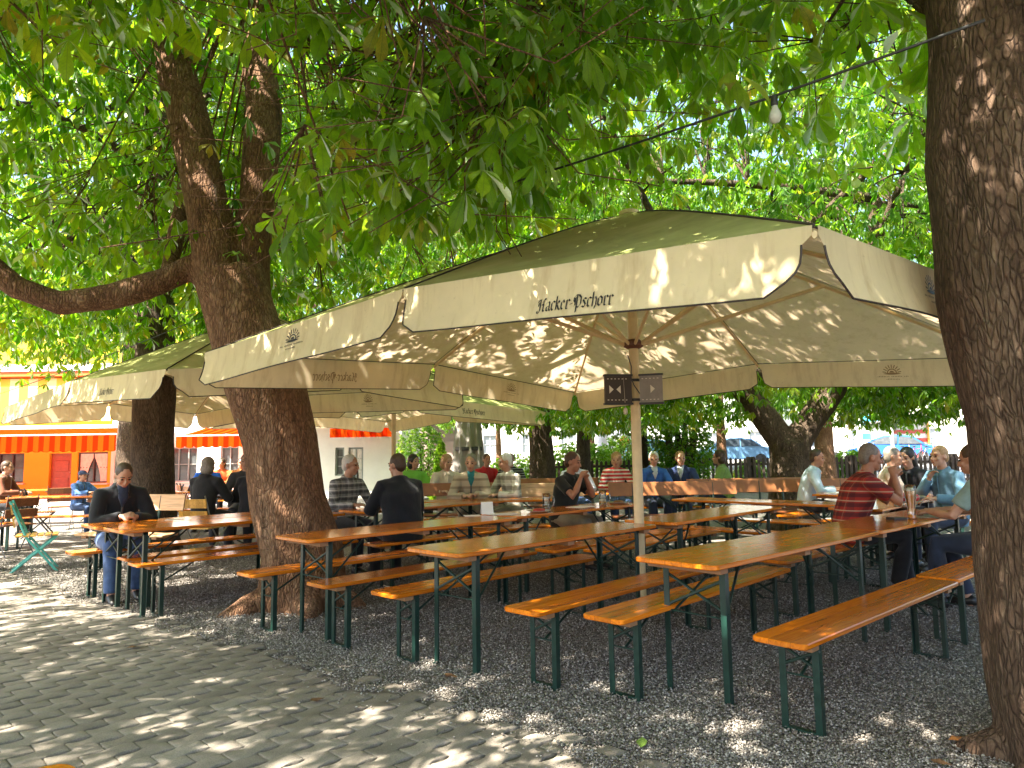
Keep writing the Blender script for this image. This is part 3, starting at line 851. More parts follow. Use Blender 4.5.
# ------------------------------------------------------------------ things on the tables
def glass_mat(name):
    t = NT(name); tr = t.n('ShaderNodeBsdfTransparent'); tr.inputs[0].default_value = (.93, .95, .93, 1); g = t.n('ShaderNodeBsdfGlossy'); g.inputs['Roughness'].default_value = .03
    m = t.n('ShaderNodeMixShader'); lw = t.n('ShaderNodeLayerWeight'); lw.inputs[0].default_value = .35
    t.l(t.math('ADD', t.math('MULTIPLY', lw.outputs['Fresnel'], .7), .06), m.inputs[0]); t.l(tr.outputs[0], m.inputs[1]); t.l(g.outputs[0], m.inputs[2]); t.l(m.outputs[0], t.out.inputs[0]); return t.mat
GLASS = glass_mat('clear_glass')
def liquid(name, col):
    t = NT(name); p = t.bsdf(col, .08, spec=.5); p.inputs['Subsurface Weight'].default_value = .0; p.inputs['Subsurface Weight'].default_value = .5; p.inputs['Subsurface Radius'].default_value = (.03, .012, .003); return t.mat
BEER = liquid('wheat_beer', (.9, .3, .03)); LAGER = liquid('lager', (.85, .45, .06)); FOAM = plain('beer_foam', (.85, .78, .62), .8, .05, 40)
def drink(name, prof, fill, liq, loc, label, handle=False, cat='glass'):
    r = empty(name, loc, 0, label, cat)
    b = MB(); b.lathe(prof + [(max(x - .004, .001), z) for x, z in reversed(prof[1:])], 24); b.build('vessel', GLASS, r, True)
    if fill > 0:
        zt = fill; pr = [(max(x - .005, .001), z + .006) for x, z in prof if z < zt]
        b = MB(); b.lathe([(.0005, pr[0][1])] + pr + [(pr[-1][0], zt), (.0005, zt)], 20); b.build('beer', liq, r, True)
        b = MB(); b.lathe([(.0005, zt), (pr[-1][0], zt), (pr[-1][0] + .001, zt + .022), (.0005, zt + .026)], 20); b.build('foam', FOAM, r, True)
    if handle:
        b = MB(); b.tube([(.043, 0, .15), (.08, 0, .14), (.088, 0, .09), (.08, 0, .05), (.043, 0, .035)], .008, 8); b.build('handle', GLASS, r, True)
    return r
TZ = .762
wheat = [(.038, .0), (.039, .012), (.029, .03), (.032, .1), (.046, .19), (.048, .24), (.043, .285)]
mug = [(.042, 0), (.044, .01), (.042, .06), (.044, .12), (.043, .175)]
tum = [(.03, 0), (.032, .006), (.036, .12), (.037, .14)]
def onT(u, v, Y=None):
    d = CF + CR * (u - 512) / FOC + CU * (384 - v) / FOC
    t = (TZ - EYE) / d[2]; return Vector(CAM + d * t)
p = Vector((3.36, 6.0, TZ)); drink('wheat_beer_glass', wheat, .235, BEER, p, 'tall wheat beer glass with foam in front of the plaid shirt man')
p = AB(5.72, -5.0, TZ); drink('beer_mug', mug, 0, BEER, p, 'empty glass beer mug on the table left of the black t-shirt man', True, 'mug')
p = AB(6.55, -4.87, TZ); drink('beer_mug', mug, .05, LAGER, p, 'nearly empty glass mug below the black t-shirt man', True, 'mug')
p = AB(5.25, -6.75, TZ); drink('beer_mug', mug, .15, LAGER, p, 'mug of yellow beer before the checked shirt man', True, 'mug')
p = AB(5.0, -6.7, TZ); drink('tumbler', tum, 0, LAGER, p, 'clear tumbler beside the yellow beer before the checked shirt man')
p = Vector((2.45, 11.05, TZ)); drink('tumbler', tum, .1, LAGER, p, 'pale drink on the table of the blue jacket guests')
p = AB(7.0, -3.5, TZ)
def plate(loc, label, food):
    r = empty('plate', loc, 0, label, 'plate')
    b = MB(); b.lathe([(.0005, .002), (.08, .002), (.125, .018), (.128, .02), (.08, .008), (.0005, .007)], 28); b.build('dish', plain('white_porcelain', (.75, .75, .72), .2, .05), r, True)
    b = MB(); b.ball((0, 0, .02), (.06, .05, .022)); b.ball((.04, .02, .018), (.03, .03, .018)); b.build('food', plain('food_' + food, {'red': (.4, .04, .02), 'brown': (.2, .09, .03)}[food], .5, .3, 30), r, True)
plate(AB(5.45, -4.87, TZ), 'white plate with reddish food at the near end of the glasses table', 'red')
plate(AB(6.9, -4.9, TZ), 'white plate with brown food right of the black t-shirt man', 'brown')
def slab(name, cat, loc, rz, dims, m, label):
    b = MB(); b.box((0, 0, dims[2] / 2), dims, ch=min(.0015, dims[2] / 3)); o = b.build(name, m); o.location = loc; o.rotation_euler = (0, 0, rz); return tag(o, label, cat)
slab('menu_card', 'menu', AB(5.05, -5.0, TZ), .5, (.3, .21, .004), WHITE, 'white paper placemat beside the reddish food plate')
slab('menu_card', 'menu', AB(6.25, -4.95, TZ), .9, (.3, .21, .004), WHITE, 'white paper placemat under the elbow of the black t-shirt man')
slab('magazine', 'magazine', (3.62, 6.2, TZ), 1.2, (.28, .2, .006), plain('magazine_cover', (.3, .32, .28), .35, .5, 25), 'glossy magazine lying next to the tall wheat beer')
slab('wallet', 'wallet', (3.2, 5.95, TZ), .3, (.13, .09, .02), plain('black_leather', (.012, .012, .014), .4, .2, 30, .2), 'black wallet by the elbow of the plaid shirt man')
slab('menu_card', 'menu', AB(10.3, -3.55, TZ), ROT_A, (.42, .3, .004), WHITE, 'white sheet on the table before the pale blue shirt')
slab('paper_sheet', 'paper', AB(2.75, -7.3, TZ), .3, (.16, .09, .003), WHITE, 'white folded paper under the hands of the dark jacket man')
slab('napkin', 'napkin', AB(4.75, -5.12, TZ), .2, (.16, .15, .004), WHITE, 'white napkin at the corner of the glasses table')
def napkin_holder():
    r = empty('table_sign', AB(4.98, -5.15, TZ), .2, 'small white folded table card on the near corner of the glasses table', 'table card')
    b = MB(); b.add([(-.06, -.05, 0), (.06, -.05, 0), (.06, 0, .12), (-.06, 0, .12), (-.06, .05, 0), (.06, .05, 0)], [(0, 1, 2, 3), (3, 2, 5, 4)]); b.build('card', WHITE, r)
napkin_holder()
def red_cap_basket():
    r = empty('wire_basket', (4.05, 7.3, TZ), .4, 'wire basket with a red cloth on the table behind the wheat beer', 'basket')
    b = MB()
    for z, k in ((0.0, .1), (.05, .125), (.1, .15)):
        b.tube([(k * 1.3 * math.cos(i * PI / 8), k * math.sin(i * PI / 8), z + .005) for i in range(17)], .004, 5)
    for i in range(12):
        a = i * PI / 6; b.tube([(.13 * math.cos(a), .1 * math.sin(a), .005), (.195 * math.cos(a), .15 * math.sin(a), .105)], .003, 4)
    b.build('wire_frame', STEEL, r)
    b = MB(); b.ball((0, 0, .09), (.15, .1, .055)); b.ball((.07, .02, .1), (.07, .07, .05)); b.build('cloth', plain('red_cloth', (.55, .02, .025), .7, .2), r, True)
red_cap_basket()

# fallen leaves
def fallen():
    m = [plain('dry_leaf_orange', (.35, .13, .03), .7, .3, 40), plain('dry_leaf_green', (.08, .14, .02), .6, .3, 40), plain('dry_leaf_brown', (.14, .07, .03), .8, .3, 40)]
    spots = [(1.95, 3.32, 0, 'orange dry leaf lying at the roots of the right-hand trunk'), (.55, 3.28, 1, 'green fallen leaf on the gravel edge before the nearest table'), (-.35, 4.32, 2, 'brown leaf on the gravel below the mast table'),
             (-1.05, 4.0, 2, 'brown leaf on the paving next to the gravel edge'), (1.75, 3.12, 2, 'brown leaf in front of the foremost bench feet'), (-2.75, 5.1, 2, 'brown leaf on the paving near the forked trunk'), (-.2, 2.9, 2, 'brown leaf in the middle of the grey paving')]
    for k, (x, y, c, lb) in enumerate(spots):
        b = MB()
        pts = [(0, 0, .002), (.03, .02, .012), (.065, .026, .004), (.095, 0, .014), (.065, -.026, .01), (.03, -.02, .006), (.05, 0, .002)]
        b.add(pts, [(0, 6, 1), (1, 6, 2), (2, 6, 3), (3, 6, 4), (4, 6, 5), (5, 6, 0)]); o = b.build('fallen_leaf', m[c]); o.location = (x, y, .032); o.rotation_euler = (0, 0, k * 1.3)
        tag(o, lb, 'leaf', 'fallen leaves')
fallen()
# ------------------------------------------------------------------ trees
def bark_mat(name, lo, mid, hi):
    t = NT(name); v = t.obj((1, 1, .3))
    w = t.noise(v, 5, 4, .6)
    vv = t.n('ShaderNodeVectorMath', operation='ADD'); t.l(v, vv.inputs[0])
    cb = t.n('ShaderNodeVectorMath', operation='SCALE'); t.l(t.n('ShaderNodeTexNoise').outputs[1], cb.inputs[0]); cb.inputs[3].default_value = .0
    t.l(cb.outputs[0], vv.inputs[1])
    t.l(t.noise_col(v, 7, .11), vv.inputs[1])
    vo = t.n('ShaderNodeTexVoronoi', feature='DISTANCE_TO_EDGE'); vo.inputs['Scale'].default_value = 40; t.l(vv.outputs[0], vo.inputs['Vector'])
    v2 = t.n('ShaderNodeTexVoronoi', feature='DISTANCE_TO_EDGE'); v2.inputs['Scale'].default_value = 95; t.l(vv.outputs[0], v2.inputs['Vector'])
    pl = t.n('ShaderNodeTexVoronoi'); pl.inputs['Scale'].default_value = 40; t.l(vv.outputs[0], pl.inputs['Vector'])
    rn = t.n('ShaderNodeTexNoise', noise_type='RIDGED_MULTIFRACTAL'); rn.inputs['Scale'].default_value = 11; rn.inputs['Detail'].default_value = 5; rn.inputs['Roughness'].default_value = .55; rn.inputs['Distortion'].default_value = .35; t.l(t.obj((1, 1, .2)), rn.inputs['Vector'])
    ridge = t.ramp(rn.outputs[0], [(.15, (1, 1, 1)), (.75, (0, 0, 0))])
    crack = t.math('ADD', t.math('MULTIPLY', t.ramp(vo.outputs[0], [(.0, (0, 0, 0)), (.16, (1, 1, 1))]), .65), t.math('MULTIPLY', t.ramp(t.noise(v, 26, 5, .7), [(.4, (0, 0, 0)), (.55, (1, 1, 1))]), .35))
    fine = t.noise(v, 60, 5, .75)
    c = t.ramp(t.math('ADD', t.math('MULTIPLY', fine, .6), t.math('MULTIPLY', w, .5)), [(.35, lo), (.55, mid), (.75, hi)])
    tint = t.n('ShaderNodeHueSaturation'); t.l(c, tint.inputs['Color']); t.l(t.math('ADD', t.math('MULTIPLY', pl.outputs['Color'], .5), .75), tint.inputs['Value'])
    c = t.mix(t.math('MULTIPLY', t.math('ADD', t.math('MULTIPLY', crack, .66), .34), t.math('ADD', t.math('MULTIPLY', ridge, .6), .4)), tuple(x * .3 for x in lo), tint.outputs[0])
    li = t.ramp(t.noise(t.obj(), 3.3, 5, .75), [(.68, (0, 0, 0)), (.74, (1, 1, 1))])
    c = t.mix(t.math('MULTIPLY', li, .45), c, (.3, .3, .2))
    h = t.math('ADD', t.math('ADD', t.math('MULTIPLY', t.math('MINIMUM', vo.outputs[0], .2), 3.0), t.math('MULTIPLY', ridge, 1.3)), t.math('MULTIPLY', fine, .7))
    t.bsdf(c, .9, t.bump(h, 1., .022), spec=.25); return t.mat
BARK = bark_mat('chestnut_bark', (.1, .046, .026), (.25, .13, .07), (.4, .26, .165))
BARKM = bark_mat('weathered_chestnut_bark', (.06, .034, .022), (.14, .085, .054), (.25, .18, .125))
BARKD = bark_mat('dark_chestnut_bark', (.05, .035, .026), (.11, .075, .05), (.19, .15, .11))

def leaf_mat(name, stops, tstops, mixf=.5, veins=False):
    t = NT(name)
    a = t.n('ShaderNodeAttribute', attribute_name='rnd')
    c = t.ramp(a.outputs['Fac'], stops); tc = t.ramp(a.outputs['Fac'], tstops)
    nm = None
    if veins:
        al = t.n('ShaderNodeAttribute', attribute_name='along').outputs['Fac']; ac = t.math('ABSOLUTE', t.n('ShaderNodeAttribute', attribute_name='across').outputs['Fac'])
        ph = t.math('FRACT', t.math('SUBTRACT', t.math('MULTIPLY', al, 13.), t.math('MULTIPLY', ac, 15.)))
        tri = t.math('ABSOLUTE', t.math('SUBTRACT', ph, .5))
        vein = t.math('MAXIMUM', t.math('LESS_THAN', tri, .05), t.math('LESS_THAN', ac, .009))
        c = t.mix(t.math('MULTIPLY', vein, .4), c, (.2, .28, .05)); tc = t.mix(t.math('MULTIPLY', vein, .5), tc, (.16, .26, .02))
        bl = t.ramp(t.noise(t.obj(), 14, 4, .7), [(.35, (.72, .78, .7)), (.65, (1.12, 1.08, 1.0))]); c = t.mix(1.0, c, bl, 'MULTIPLY'); tc = t.mix(1.0, tc, bl, 'MULTIPLY')
        edge = t.math('MULTIPLY', t.ramp(t.noise(t.obj(), 3.1, 3, .6), [(.56, (0, 0, 0)), (.66, (1, 1, 1))]), t.math('GREATER_THAN', al, .8))
        c = t.mix(t.math('MULTIPLY', edge, .6), c, (.2, .1, .03)); tc = t.mix(t.math('MULTIPLY', edge, .6), tc, (.3, .14, .03))
        nm = t.bump(tri, .5, .004)
    d = t.n('ShaderNodeBsdfDiffuse'); tr = t.n('ShaderNodeBsdfTranslucent'); m = t.n('ShaderNodeMixShader'); m.inputs[0].default_value = mixf
    if nm is not None: t.l(nm, d.inputs['Normal'])
    t.l(c, d.inputs[0]); t.l(tc, tr.inputs[0]); t.l(d.outputs[0], m.inputs[1]); t.l(tr.outputs[0], m.inputs[2])
    g = t.n('ShaderNodeBsdfGlossy'); g.inputs['Roughness'].default_value = .38; g.inputs[0].default_value = (.85, .9, .8, 1)
    if nm is not None: t.l(nm, g.inputs['Normal'])
    m2 = t.n('ShaderNodeMixShader'); fr = t.n('ShaderNodeFresnel'); fr.inputs[0].default_value = 1.38
    t.l(t.math('MULTIPLY', fr.outputs[0], .4), m2.inputs[0]); t.l(m.outputs[0], m2.inputs[1]); t.l(g.outputs[0], m2.inputs[2]); t.l(m2.outputs[0], t.out.inputs[0])
    return t.mat
LEAF = leaf_mat('chestnut_leaf', [(0, (.03, .085, .006)), (.5, (.055, .13, .008)), (.86, (.1, .18, .012)), (.95, (.22, .2, .03)), (1, (.3, .22, .04))],
                [(0, (.16, .48, .008)), (.5, (.36, .7, .012)), (.86, (.58, .78, .02)), (.95, (.82, .7, .05)), (1, (.85, .6, .06))], .55)
_LS = [(0, (.035, .095, .007)), (.5, (.065, .15, .01)), (.86, (.11, .19, .014)), (.95, (.22, .2, .03)), (1, (.3, .22, .04))]
_LT = [(0, (.3, .62, .01)), (.5, (.48, .8, .016)), (.86, (.6, .84, .025)), (.95, (.82, .7, .05)), (1, (.85, .6, .06))]
LEAFN = leaf_mat('veined_chestnut_leaf', _LS, _LT, .64, True)
LEAF2 = leaf_mat('bright_leaf', [(0, (.035, .095, .008)), (.6, (.07, .15, .012)), (1, (.13, .2, .02))], [(0, (.22, .52, .012)), (.6, (.4, .68, .02)), (1, (.62, .78, .04))], .55)

# one leaflet: base, two widths, tip, folded along the midrib
_st = [(.0, .0, 0), (.2, .035, .012), (.45, .085, .026), (.68, .15, .036), (.84, .145, .03), (.95, .06, .0)]
_LN = np.array([[x, 0, -.0] for x, w, z in _st] + [[1.04, 0, -.07]] + [[x, w, z] for x, w, z in _st[1:]] + [[x, -w, z] for x, w, z in _st[1:]])
_LN3 = np.array([[0, 1, 7], [0, 12, 1], [5, 6, 11], [5, 16, 6]])
_LN4 = np.array([[i, i + 1, i + 7, i + 6] for i in range(1, 5)] + [[i, i + 11, i + 12, i + 1] for i in range(1, 5)])
_LF = np.array([[0, 0, 0], [.68, .17, .03], [1, 0, -.08], [.68, -.17, .03]])
_LF3 = np.array([[0, 2, 1], [0, 3, 2]])
def leaf_mesh(name, P, D, size, mat, parent, far=False, rg=RNG, yellow=0.0, droop=1.0):
    """compound chestnut leaves: P petiole tips, D outward directions, size = longest leaflet"""
    N = len(P)
    D = D / np.linalg.norm(D, axis=1, keepdims=True)
    up = np.tile(np.array([0, 0, 1.]), (N, 1)) + rg.normal(0, .28, (N, 3))
    S = np.cross(up, D); S /= np.linalg.norm(S, axis=1, keepdims=True) + 1e-9
    U = np.cross(D, S)
    ang = np.radians([0, 42, -42, 84, -84, 130, -130]) if not far else np.radians([0, 48, -48, 105, -105])
    ls = np.array([1, .95, .95, .78, .78, .52, .52]) if not far else np.array([1, .95, .95, .7, .7])
    T = _LF if far else _LN
    k = len(T)
    allV = []; R = []
    base = rg.random(N) * .9
    yl = rg.random(N) < yellow
    base = np.where(yl, .93 + .07 * rg.random(N), base)
    for a, l in zip(ang, ls):
        a_ = a + rg.normal(0, .08, N)
        dr = (rg.uniform(.3, 1.1, N) * droop)
        d2 = (D * np.cos(a_)[:, None] + S * np.sin(a_)[:, None])
        s2 = (-D * np.sin(a_)[:, None] + S * np.cos(a_)[:, None])
        ax = d2 * np.cos(dr)[:, None] - U * np.sin(dr)[:, None]
        nu = U * np.cos(dr)[:, None] + d2 * np.sin(dr)[:, None]
        sc = size * l * rg.uniform(.85, 1.1, N)
        V = P[:, None, :] + sc[:, None, None] * (T[None, :, 0:1] * ax[:, None, :] + T[None, :, 1:2] * s2[:, None, :] * 1.05 + (T[None, :, 2:3] - .22 * T[None, :, 0:1] ** 2) * nu[:, None, :])
        allV.append(V); R.append(np.clip(base + rg.normal(0, .03, N), 0, 1))
    V = np.concatenate(allV).reshape(-1, 3); M = len(ang) * N
    off = (np.arange(M) * k)[:, None, None]
    R = np.concatenate(R)
    if far:
        F3 = (_LF3[None] + off).reshape(-1, 3); F4 = None; at_ = np.repeat(R, 2)
    else:
        F4 = (_LN4[None] + off).reshape(-1, 4); F3 = (_LN3[None] + off).reshape(-1, 3); at_ = np.concatenate([np.repeat(R, 8), np.repeat(R, 4)])
    o = np_mesh(name, V, F4, mat, parent, {'rnd': at_}, True, F3)
    if not far:
        for nm, col in (('along', 0), ('across', 1)):
            pa = o.data.attributes.new(nm, 'FLOAT', 'POINT'); pa.data.foreach_set('value', np.tile(T[:, col], M).astype(np.float32))
    return o

# hanging lower outline of the near foliage (how low the sprays come down over the parasols)
OUT_U = np.array([-400, 0, 60, 120, 200, 250, 300, 340, 380, 430, 500, 545, 580, 620, 660, 720, 820, 880, 930, 1500])
OUT_V = np.array([335, 335, 315, 312, 300, 290, 268, 262, 235, 240, 238, 248, 232, 206, 196, 196, 214, 240, 262, 262])
def clear(P, pad=0.0):
    """True where a leaf may hang: not inside or just over a parasol roof, nor below the crowns' natural skirt"""
    q = P[:, :2] - np.array([C0.x, C0.y])
    s = q @ np.array([E1.x, E1.y]); t = q @ np.array([E2.x, E2.y]); z = P[:, 2]
    ok = z > 1.85
    r = np.maximum(np.abs(s), np.abs(t))
    ok &= ~((r < 2.95) & (z < np.maximum(2.62, 3.75 - .42 * r)))
    ok &= ~((s < -3.2) & (s > -10.3) & (t > -2.7) & (t < 1.4) & (z < 3.1))
    ok &= ~((s < -5.0) & (s > -10.3) & (t > .8) & (t < 6.2) & (z < 3.2))
    u, v, d = proj(P)
    lim = np.interp(u, OUT_U, OUT_V)
    inview = (d > .3) & (u > -60) & (u < 1090) & (v > -60) & (v < 800)
    ok &= ~(inview & (d < 6.8) & (v > lim - 10))
    ok &= ~(inview & (d < 3.2))
    ok &= ~(inview & (d < 11) & (d >= 6.8) & (v > 395))
    # forked stems and the wire stay readable
    du = np.abs(u - np.interp(v, [0, 100, 250, 330], [158, 185, 212, 228])); 
    ok &= ~(inview & (d < 6.5) & (du < 62) & (v > 30) & (v < 330))
    du = np.abs(u - np.interp(v, [0, 100, 250, 330], [258, 264, 258, 250]))
    ok &= ~(inview & (d < 6.5) & (du < 55) & (v > 34) & (v < 165))
    ok &= ~(inview & (d < 3.1) & (u > 900))
    ok &= ~(inview & (d < 6.4) & (u < 285) & (v > 40) & (np.random.default_rng(len(P)).random(len(P)) < .93))
    ok &= ~(inview & (d < 6.6) & (u > 545) & (u < 915) & (v > 70) & (np.random.default_rng(len(P) + 1).random(len(P)) < .7))
    wv = np.interp(u, [272, 985], [246, 20]) + 22 * (1 - ((u - 628) / 356) ** 2)
    ok &= ~(inview & (d < np.interp(u, [272, 985], [6.6, 2.9])) & (u > 540) & (np.abs(v - wv) < 15))
    return ok

def crown_points(center, radii, n, zb, rg, shell=.55):
    """clump centres in an uneven ellipsoid crown"""
    out = []
    lob = rg.normal(0, 1, (6, 3)); lob /= np.linalg.norm(lob, axis=1, keepdims=True)
    while len(out) < n:
        d = rg.normal(0, 1, 3); d /= np.linalg.norm(d)
        r = (shell ** 3 + (1 - shell ** 3) * rg.random()) ** (1 / 3)
        r *= 1 + .16 * np.max(lob @ d) - .1
        p = np.array(center) + d * r * np.array(radii)
        if p[2] < zb: p[2] = zb + rg.random() * .5
        out.append(p)
    return np.array(out)

def bez(p0, p1, p2, n=7): return [Vector(p0) * (1 - t) ** 2 + Vector(p1) * 2 * t * (1 - t) + Vector(p2) * t * t for t in [i / (n - 1) for i in range(n)]]

def bark_bumps(o, amp, seed, zs=.35, fr=3.0):
    me = o.data; n = len(me.vertices)
    co = np.empty(n * 3, dtype=np.float32); me.vertices.foreach_get('co', co); co = co.reshape(-1, 3)
    no = np.empty(n * 3, dtype=np.float32); me.vertex_normals.foreach_get('vector', no); no = no.reshape(-1, 3)
    rg = np.random.default_rng(seed)
    h = np.zeros(n)
    for k in range(26):
        f = rg.normal(0, 1, 3) * np.array([1, 1, zs]) * fr * rg.uniform(.7, 4.5)
        h += np.sin(co @ f + rg.random() * 6.3) / (1 + np.linalg.norm(f) * .12)
    h /= 4
    co += no * (h * amp)[:, None]
    me.vertices.foreach_set('co', co.ravel()); me.update()

def tree(name, label, base, stems, crown, nclump, leaf, mat=LEAF, bark=BARK, voxel=.05, amp=.02, far=True, perclump=24, group='chestnut trees of the beer garden', limbs=8, cr=.6, seed=1, zb=2.6, extra=(), yellow=.0, shell=.55, filt=True, limbdir=None):
    """stems: list of (path, radii); crown: (centre, radii)"""
    rg = np.random.default_rng(seed); rr = random.Random(seed)
    root = empty(name, base, 0, label, 'tree', group); O = Vector(base)
    b = MB()
    for path, rad in stems: b.tube(path, rad, 14)
    tr = b.build('trunk', bark, root, True, O)
    remesh(tr, voxel, 2); bark_bumps(tr, amp, seed); bark_bumps(tr, amp * .55, seed + 1, .3, 9)
    cc, cr3 = crown
    P = crown_points(cc, cr3, nclump, zb, rg, shell)
    ex = np.array(extra) if len(extra) else np.zeros((0, 3))
    P = np.concatenate([P, ex]) if len(ex) else P
    # limbs from the stem tops outwards
    ends = []; L = []
    tops = [s[0] for s in stems if s[0][-1].z > cc[2] - .45 * cr3[2]] or [s[0] for s in stems][:1]
    for k in range(limbs):
        st = tops[k % len(tops)]
        i = rr.randint(max(1, len(st) - 3), len(st) - 1); p0 = Vector(st[i])
        a = 2 * PI * (k + rr.random() * .7) / limbs; el = rr.uniform(-.15, .7) if limbdir is None else rr.uniform(.45, .9)
        e = Vector(cc) + Vector((math.cos(a) * cr3[0] * .8, math.sin(a) * cr3[1] * .8, math.sin(el) * cr3[2] * .7))
        mid = p0.lerp(e, .45) + Vector((rr.uniform(-.4, .4), rr.uniform(-.4, .4), rr.uniform(.2, .9)))
        path = bez(p0, mid, e, 9)
        L.append((path, np.linspace(.075, .02, 9) * (cr3[0] / 4.5)))
    LP = np.array([[tuple(q) for q in path] for path, _ in L])       # limbs x 9 x 3
    mbs = [MB() for _ in L]
    for (path, rad), m in zip(L, mbs): m.tube(path, list(rad), 7)
    Ps = []; Ds = []
    for c in P:
        d2 = ((LP[:, 2:] - c) ** 2).sum(2); li, pi = np.unravel_index(np.argmin(d2), d2.shape)
        p0 = Vector(LP[li, pi + 2]); e = Vector(c)
        n = perclump
        off = rg.normal(0, 1, (n, 3)) * np.array([cr, cr, cr * .42])
        q = c + off
        dirs = off * np.array([1, 1, .2]) + rg.normal(0, .15, (n, 3)) + (c - np.array(cc)) * np.array([.10, .10, 0]) + np.array([0, 0, -.22 * cr])
        Ps.append(q); Ds.append(dirs)
        if filt and not clear(np.array([c]))[0]: continue
        if (p0 - e).length < 4.5:
            mid = p0.lerp(e, .5) + Vector((0, 0, .18 * (p0 - e).length))
            mbs[li].tube(bez(p0, mid, e, 5), [.02, .016, .013, .009, .005], 5)
            if not far:
                for w in q[::3]:
                    w = Vector(w)
                    mbs[li].tube([e.lerp(p0, .12), e.lerp(w, .5) + Vector((0, 0, .03)), w], [.006, .004, .003], 4)
    Ps = np.concatenate(Ps); Ds = np.concatenate(Ds)
    if filt:
        ok = clear(Ps); Ps, Ds = Ps[ok], Ds[ok]
    for m in mbs:
        lo = m.build('limb', bark, root, True, O)
    sz = leaf * rg.uniform(.75, 1.15, len(Ps))
    leaf_mesh('crown', Ps - np.array(O), Ds, sz, mat if far else LEAFN, root, far, rg, yellow)
    return root

def path_at(pts, Y): return [at(u, v, Y + (dy if dy else 0)) for u, v, dy in pts]
# --- the forked chestnut on the left
YA = 6.62
def sp(u, v, dy=0): return at(u, v, YA + dy)
trunkA = [Vector((-1.95, 6.62, -.15)), Vector((-1.96, 6.62, .12)), Vector((-1.97, 6.62, .5)), sp(288, 500), sp(281, 440), sp(268, 390), sp(246, 330), sp(229, 275)]
radA = [.44, .415, .375, .35, .345, .37, .335, .33]
stemL = [sp(240, 330), sp(218, 265), sp(207, 200), sp(187, 110), sp(166, 25), sp(150, -60), sp(130, -170, -.2), sp(120, -300, -.4)]
radL = [.27, .22, .195, .185, .175, .17, .14, .09]
stemR = [sp(246, 325, .1), sp(250, 265, .15), sp(258, 200, .2), sp(264, 110, .3), sp(257, 25, .4), sp(255, -60, .5), sp(270, -170, .6), sp(280, -300, .8)]
radR = [.25, .195, .175, .175, .155, .15, .12, .08]
brL = [sp(215, 285), sp(190, 268), sp(160, 282, -.1), sp(110, 297, -.2), sp(60, 303, -.3), sp(18, 288, -.4), sp(-15, 262, -.5), sp(-60, 250, -.6)]
rbL = [.14, .13, .125, .115, .105, .1, .09, .07]
br2 = [sp(168, 285, .1), sp(172, 250, .3), sp(182, 210, .6), sp(186, 185, .8), sp(196, 150, 1.2)]
rb2 = [.09, .09, .08, .07, .05]
brS = [sp(278, 225, .1), sp(290, 218, -.1), sp(297, 212, -.2)]
rbS = [.12, .1, .085]
roots = [([Vector((-1.95, 6.62, .15)), Vector((-2.35, 6.3, .04)), Vector((-2.6, 6.15, -.08))], [.22, .12, .05]), ([Vector((-1.95, 6.6, .15)), Vector((-1.75, 6.15, .03)), Vector((-1.7, 5.9, -.08))], [.2, .11, .04]),
         ([Vector((-1.9, 6.6, .15)), Vector((-1.5, 6.5, .03)), Vector((-1.3, 6.5, -.08))], [.2, .11, .04]), ([Vector((-1.95, 6.6, .1)), Vector((-2.0, 7.1, .03)), Vector((-2.0, 7.4, -.08))], [.2, .11, .04])]
rgx = np.random.default_rng(21)
def spray(n, x0, x1, y0, y1, z0, z1):
    return np.stack([rgx.uniform(x0, x1, n), rgx.uniform(y0, y1, n), rgx.uniform(z0, z1, n)], 1)
exA = np.concatenate([spray(22, -1.9, .55, 3.3, 4.9, 2.75, 4.6), spray(12, -1.3, .3, 3.0, 4.2, 2.65, 3.6), spray(10, -3.4, -1.6, 3.2, 4.2, 3.5, 4.4), spray(8, .3, 1.2, 4.0, 5.2, 3.4, 4.6)])
tree('chestnut_tree', 'big forked chestnut standing among the tables on the left', (-1.95, 6.62, 0),
     [(trunkA, radA), (stemL, radL), (stemR, radR), (brL, rbL), (br2, rb2), (brS, rbS)] + roots,
     ((-1.9, 6.0, 6.6), (5.4, 5.4, 3.6)), 275, .215, voxel=.024, amp=.016, far=False, perclump=22, limbs=9, cr=.55, seed=4, zb=3.1, extra=exA, yellow=.045)
# --- the thick chestnut at the right edge
trunkB = [Vector((2.58, 3.04, -.15)), Vector((2.57, 3.04, .1)), Vector((2.54, 3.04, .35)), Vector((2.53, 3.04, .9)), Vector((2.5, 3.05, 1.5)), Vector((2.40, 3.06, 2.1)), Vector((2.37, 3.08, 2.7)), Vector((2.36, 3.1, 3.3)), Vector((2.3, 3.2, 5.5))]
radB = [.5, .49, .485, .475, .445, .43, .41, .34, .2]
stB2 = [Vector((2.5, 2.98, 1.8)), Vector((2.58, 2.95, 2.6)), Vector((2.72, 2.92, 3.4)), Vector((3.2, 2.8, 5.5))]
rootsB = [([Vector((2.5, 3.04, .3)), Vector((2.26, 3.16, .11)), Vector((2.12, 3.2, .04)), Vector((2.02, 3.28, -.01)), Vector((1.96, 3.34, -.06))], [.24, .13, .085, .06, .03]), ([Vector((2.5, 3.0, .28)), Vector((2.26, 2.72, .1)), Vector((2.18, 2.52, .04)), Vector((2.04, 2.38, -.06))], [.25, .15, .09, .04]),
          ([Vector((2.5, 3.0, .2)), Vector((2.75, 2.55, .05)), Vector((2.85, 2.35, -.08))], [.3, .18, .06]), ([Vector((2.5, 3.1, .2)), Vector((2.6, 3.55, .05)), Vector((2.65, 3.8, -.08))], [.3, .18, .06])]
